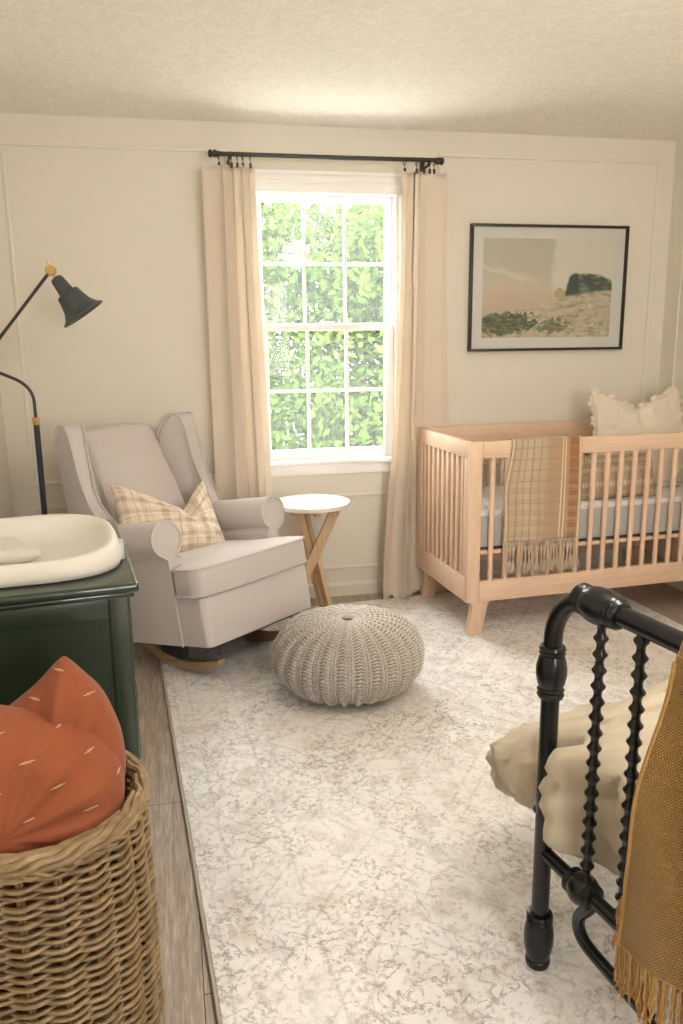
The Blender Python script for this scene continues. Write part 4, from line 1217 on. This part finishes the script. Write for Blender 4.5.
def bedding():
    # duvet: thick rumpled shell draping over the far corner and the foot end
    t = thing('duvet', 'rumpled ivory duvet bulging past the iron footboard spindles', 'duvet', BO+bn*.03+Vector((0, 0, .33)), BMAT)
    m = MB(); NU, NV = 460, 80
    def even(fn, n, N=24000):
        pts = [fn(k/N) for k in range(N+1)]; L = [0.0]
        for a, b in zip(pts, pts[1:]): L.append(L[-1]+math.hypot(a[0]-b[0], a[1]-b[1]))
        out = []; k = 0
        for q in range(n):
            t_ = L[-1]*q/n if n == NU else L[-1]*q/(n-1)
            while k < N-1 and L[k+1] < t_: k += 1
            out.append(pts[k])
        return out
    sg = lambda v, e: math.copysign(abs(v)**e, v)
    ring = even(lambda t_: (sg(math.cos(2*PI*t_), .36)*.645, sg(math.sin(2*PI*t_), .36)*.885), NU)
    prof_ = even(lambda t_: (max(0.0, math.cos(-PI/2+PI*t_))**.55*.6, sg(math.sin(-PI/2+PI*t_), .8)*.142), NV)
    def P(i, j):
        ce = prof_[j][0]/.6; z = prof_[j][1]/.142
        x = ring[i][0]/.645*ce; y = ring[i][1]/.885*ce
        X = .290+x*.650; Y = .940+y*.885
        foot = smooth01((.45-Y)/.4)
        zc, hz = .484, .155
        Z = zc+z*hz
        lobe = smooth01((.035-X)/.06)
        if z < 0: Z -= foot*(1-lobe)*.125*(-z)*smooth01((X-.03)/.12)-foot*(1-lobe)*.05*(-z)*smooth01((.06-X)/.06)
        Z -= lobe*(.022+(.36+.22*z)*max(0, -.02-X))
        cr = math.exp(-((X+.002)/.035)**2)*smooth01((.35-Y)/.3)
        Y += cr*.06
        Y -= (math.exp(-((X-.075)/.05)**2)*.135+lobe*.10)*foot*(1-abs(z)**5)
        q = Vector((X*3.4, Y*3.4, Z*4.2))
        d = .022*noise.noise(q*1.3)+.016*noise.noise(q*3.1)+.009*(1-2*abs(noise.noise(q*6.3)))
        w_ = noise.noise(q*.9+Vector((3, 1, 0)))
        ridge = 1-abs(2*((((X*.9+Z*1.5+.16*w_)*9) % 1))-1)
        fold = .026*(ridge**2)*foot*(.55+.8*abs(w_))+.016*(1-abs(noise.noise(q*2.6))*3)*smooth01((.5-Y)/.4)
        fold += lobe*.022*math.sin(28*(Z*.8-X*.6)+3*w_)
        an_ = math.atan2(Z-.36, X+.06)+.25*noise.noise(q*.8)
        wr = .026*(1-abs(math.sin(an_*7.5+1.8*noise.noise(q*1.1))))**2.0*smooth01(math.hypot(Z-.36, X+.06)/.10)
        wr += .034*max(0, .22-abs(noise.noise(Vector((X*7+Z*5, Z*6-X*3, 4.0)))))/.22
        wr += .016*max(0, .2-abs(noise.noise(Vector((X*17-Z*6, Z*15, 9.0)))))/.2
        N = Vector((x*.7, y, z*1.1)).normalized()
        p = Vector((X, Y, Z))+N*(d+fold)
        gap = smooth01((p.x-.026)/.012)*smooth01((.134-p.x)/.012)
        lim = .026-.085*gap*smooth01((p.z-.33)/.06)*smooth01((.655-p.z-.9*max(0, .08-p.x))/.09)
        if p.x > -.030: p.y = max(p.y, lim)
        else: p.y = max(p.y, -.05)
        p.y += wr*foot*(1-abs(z)**6)*(.5 if p.x < .1 else .9)
        p.z -= wr*.7*(1-foot*.6)*(z > 0)*z
        return p
    m.grid(P, NU, NV, wrapu=True)
    me = MB().add([BMAT @ p + BO for p in m.v], m.f, m.uv)
    obj('duvet_cover', me, M_duvet, t, world=True, weld=.0008, angle=180)
bedding()
def mustard_throw():
    t = thing('mustard_throw', 'mustard yellow basket-weave throw with fringe draped over the iron footboard', 'blanket', BO+bu*.6+Vector((0, 0, .32)), BMAT)
    # left edge profile (u along the board) against height, on the viewer's side
    edge = [(.20, .298), (.32, .298), (.45, .302), (.60, .325), (.70, .340), (.80, .352), (.88, .362), (.94, .368)]
    path = []   # (offset y, z)  from hem on the viewer's side, over the rail, to the inside
    z0, zr = .318, .918
    for k in range(60): path.append((None, z0+(zr-z0)*k/60))
    rr = .0235
    for k in range(13): path.append(('r', PI*k/12))
    for k in range(1, 26): path.append(('b', zr-(zr-.62)*k/25))
    NU = 90; NV = len(path); U1 = .90
    def P(i, j):
        u = i/(NU-1); a, b = path[j]
        if a is None: z = b
        elif a == 'r': z = zr+rr*math.sin(b)
        else: z = b
        ul = interp(edge, z) if a is None else (.365 if a == 'r' else .365+.03*(zr-z))
        x = lerp(ul, U1, u)
        h = (zr-z)
        if a is None:
            fold = .012*math.sin(x*21+z*3)+.006*math.sin(x*47+z*5)
            y = -rr-.006-fold*smooth01(h/.2)-.012*smooth01(h/.25)-.012*math.exp(-((u)/.04)**2)*smooth01(h/.3)*math.sin(z*12)
            y = min(y, -.024)
            z = z+(.016*math.sin(u*6))*(1-smooth01((z-z0)/.3))
        elif a == 'r': y = -rr*math.cos(b)
        else: y = rr+.006+.004*math.sin(x*21)*smooth01(h/.1)
        return Vector((x, y, z))
    m = MB(); m.grid(P, NU, NV)
    me = MB().add([BO+BMAT @ p for p in m.v], m.f, [(a*.62, b*.98) for a, b in m.uv])
    obj('woven_body', me, M_mustard, t, world=True, solid=.006, angle=180)
    # seam-like folded second edge
    rn = random.Random(8)
    q = MB()
    pts = []
    for k in range(40):
        j = int(k/39*58); p = P(0, j); pts.append(BO+BMAT @ (p+Vector((0, -.003, 0))))
    q.tube(pts, .0042, 6)
    pts = [BO+BMAT @ P(i, 0) for i in range(0, NU, 2)]; q.tube(pts, .004, 6)
    obj('edge_cord', q, M_mfringe, t, world=True)
    f = MB()
    n = 46
    tp = []
    for k in range(n): tp.append(BO+BMAT @ P(int((k+.3)/n*(NU-1)), 0))
    for p in tp:
        L = rn.uniform(.085, .115)
        for s in range(6):
            a = rn.uniform(-.006, .006); b = rn.uniform(-.006, .006); l = L*rn.uniform(.8, 1.1)
            pts = []
            for k in range(9):
                s_ = k/8; pts.append(p+Vector((a*(1-s_*.6)+.0035*math.sin(s_*16+s*1.1)*s_, b*(1-s_*.6)+.003*math.cos(s_*16+s)*s_, -l*s_)))
            f.tube(pts, [.0023]*8+[.001], 5)
    # fine threads off the left edge
    for k in range(26):
        j = rn.randint(0, 10); p = BO+BMAT @ P(0, j); a = rn.uniform(-.02, -.003)
        l = rn.uniform(.02, .045)
        f.tube([p, p+bu*a+Vector((0, 0, -l*.3)), p+bu*(a*.9)+Vector((rn.uniform(-.004, .004), 0, -l))], [.0018, .0016, .0007], 5)
    obj('fringe', f, M_mfringe, t, world=True)
mustard_throw()

# ------------------------------------------------------------------ light
def fill_globe():
    c = Vector((1.15, 1.25, 2.13))  # globe added out of view as fill light for ceiling and walls
    t = thing('fill_lamp', 'unseen globe fill light added to brighten the ceiling', 'lamp', (c.x, c.y, ZC))
    n = NT('lit_fill_globe'); e = n.add('ShaderNodeEmission', Color=(1.0, .91, .80), Strength=FILL); n.t.links.new(e.outputs[0], n.out.inputs[0])
    obj('globe', MB().lathe([(max(.001, .125*math.cos(a)), .125*math.sin(a)) for a in [R(-90+170*k/20) for k in range(21)]], 32, c, cap=False), n.m, t, world=True)
    obj('cord', MB().tube([c+Vector((0, 0, .12)), (c.x, c.y, ZC)], .003, 6), M_rod, t, world=True)
    obj('ceiling_canopy', MB().lathe([(.001, -.03), (.05, -.028), (.06, -.0), (.001, 0)], 24, (c.x, c.y, ZC), cap=False), M_brass, t, world=True)
FILL = 46.0
fill_globe()
sun = bpy.data.lights.new('sun', 'SUN'); sun.energy = 9.0; sun.angle = R(2); sun.color = (1, .93, .82)
so = bpy.data.objects.new('sun', sun); COL.objects.link(so); so.rotation_euler = Vector((-.45, .25, -1)).to_track_quat('-Z', 'Y').to_euler()
w = bpy.data.worlds.new('daylight'); SC.world = w; w.use_nodes = True
nt = w.node_tree; nt.nodes.clear()
bg = nt.nodes.new('ShaderNodeBackground'); out = nt.nodes.new('ShaderNodeOutputWorld')
tc = nt.nodes.new('ShaderNodeTexCoord'); sp = nt.nodes.new('ShaderNodeSeparateXYZ'); rp = nt.nodes.new('ShaderNodeValToRGB')
nt.links.new(tc.outputs['Generated'], sp.inputs[0]); nt.links.new(sp.outputs[2], rp.inputs[0])
e = rp.color_ramp.elements
e[0].position = 0; e[0].color = (1.0, .95, .86, 1); e[1].position = .8; e[1].color = (.93, .96, 1.0, 1)
nt.links.new(rp.outputs[0], bg.inputs[0]); nt.links.new(bg.outputs[0], out.inputs[0])
bg.inputs[1].default_value = 16.0
def portal(name, loc, rx, sx, sz):
    l = bpy.data.lights.new(name, 'AREA'); l.shape = 'RECTANGLE'; l.size = sx; l.size_y = sz
    l.cycles.is_portal = True
    o = bpy.data.objects.new(name, l); COL.objects.link(o); o.location = loc; o.rotation_euler = (rx, 0, 0)
portal('portal_back', (.825, WY+.16, 1.457), R(-90), .76, 1.38)
portal('portal_front', (1.05, YB-.16, 1.5), R(90), .9, 1.2)

SC.view_settings.view_transform = 'Standard'; SC.view_settings.look = 'None'
SC.view_settings.exposure = 0.53; SC.view_settings.gamma = 1.0; SC.view_settings.use_curve_mapping = False
SC.cycles.max_bounces = 12; SC.cycles.diffuse_bounces = 8; SC.cycles.transparent_max_bounces = 16
SC.cycles.sample_clamp_indirect = 8.0
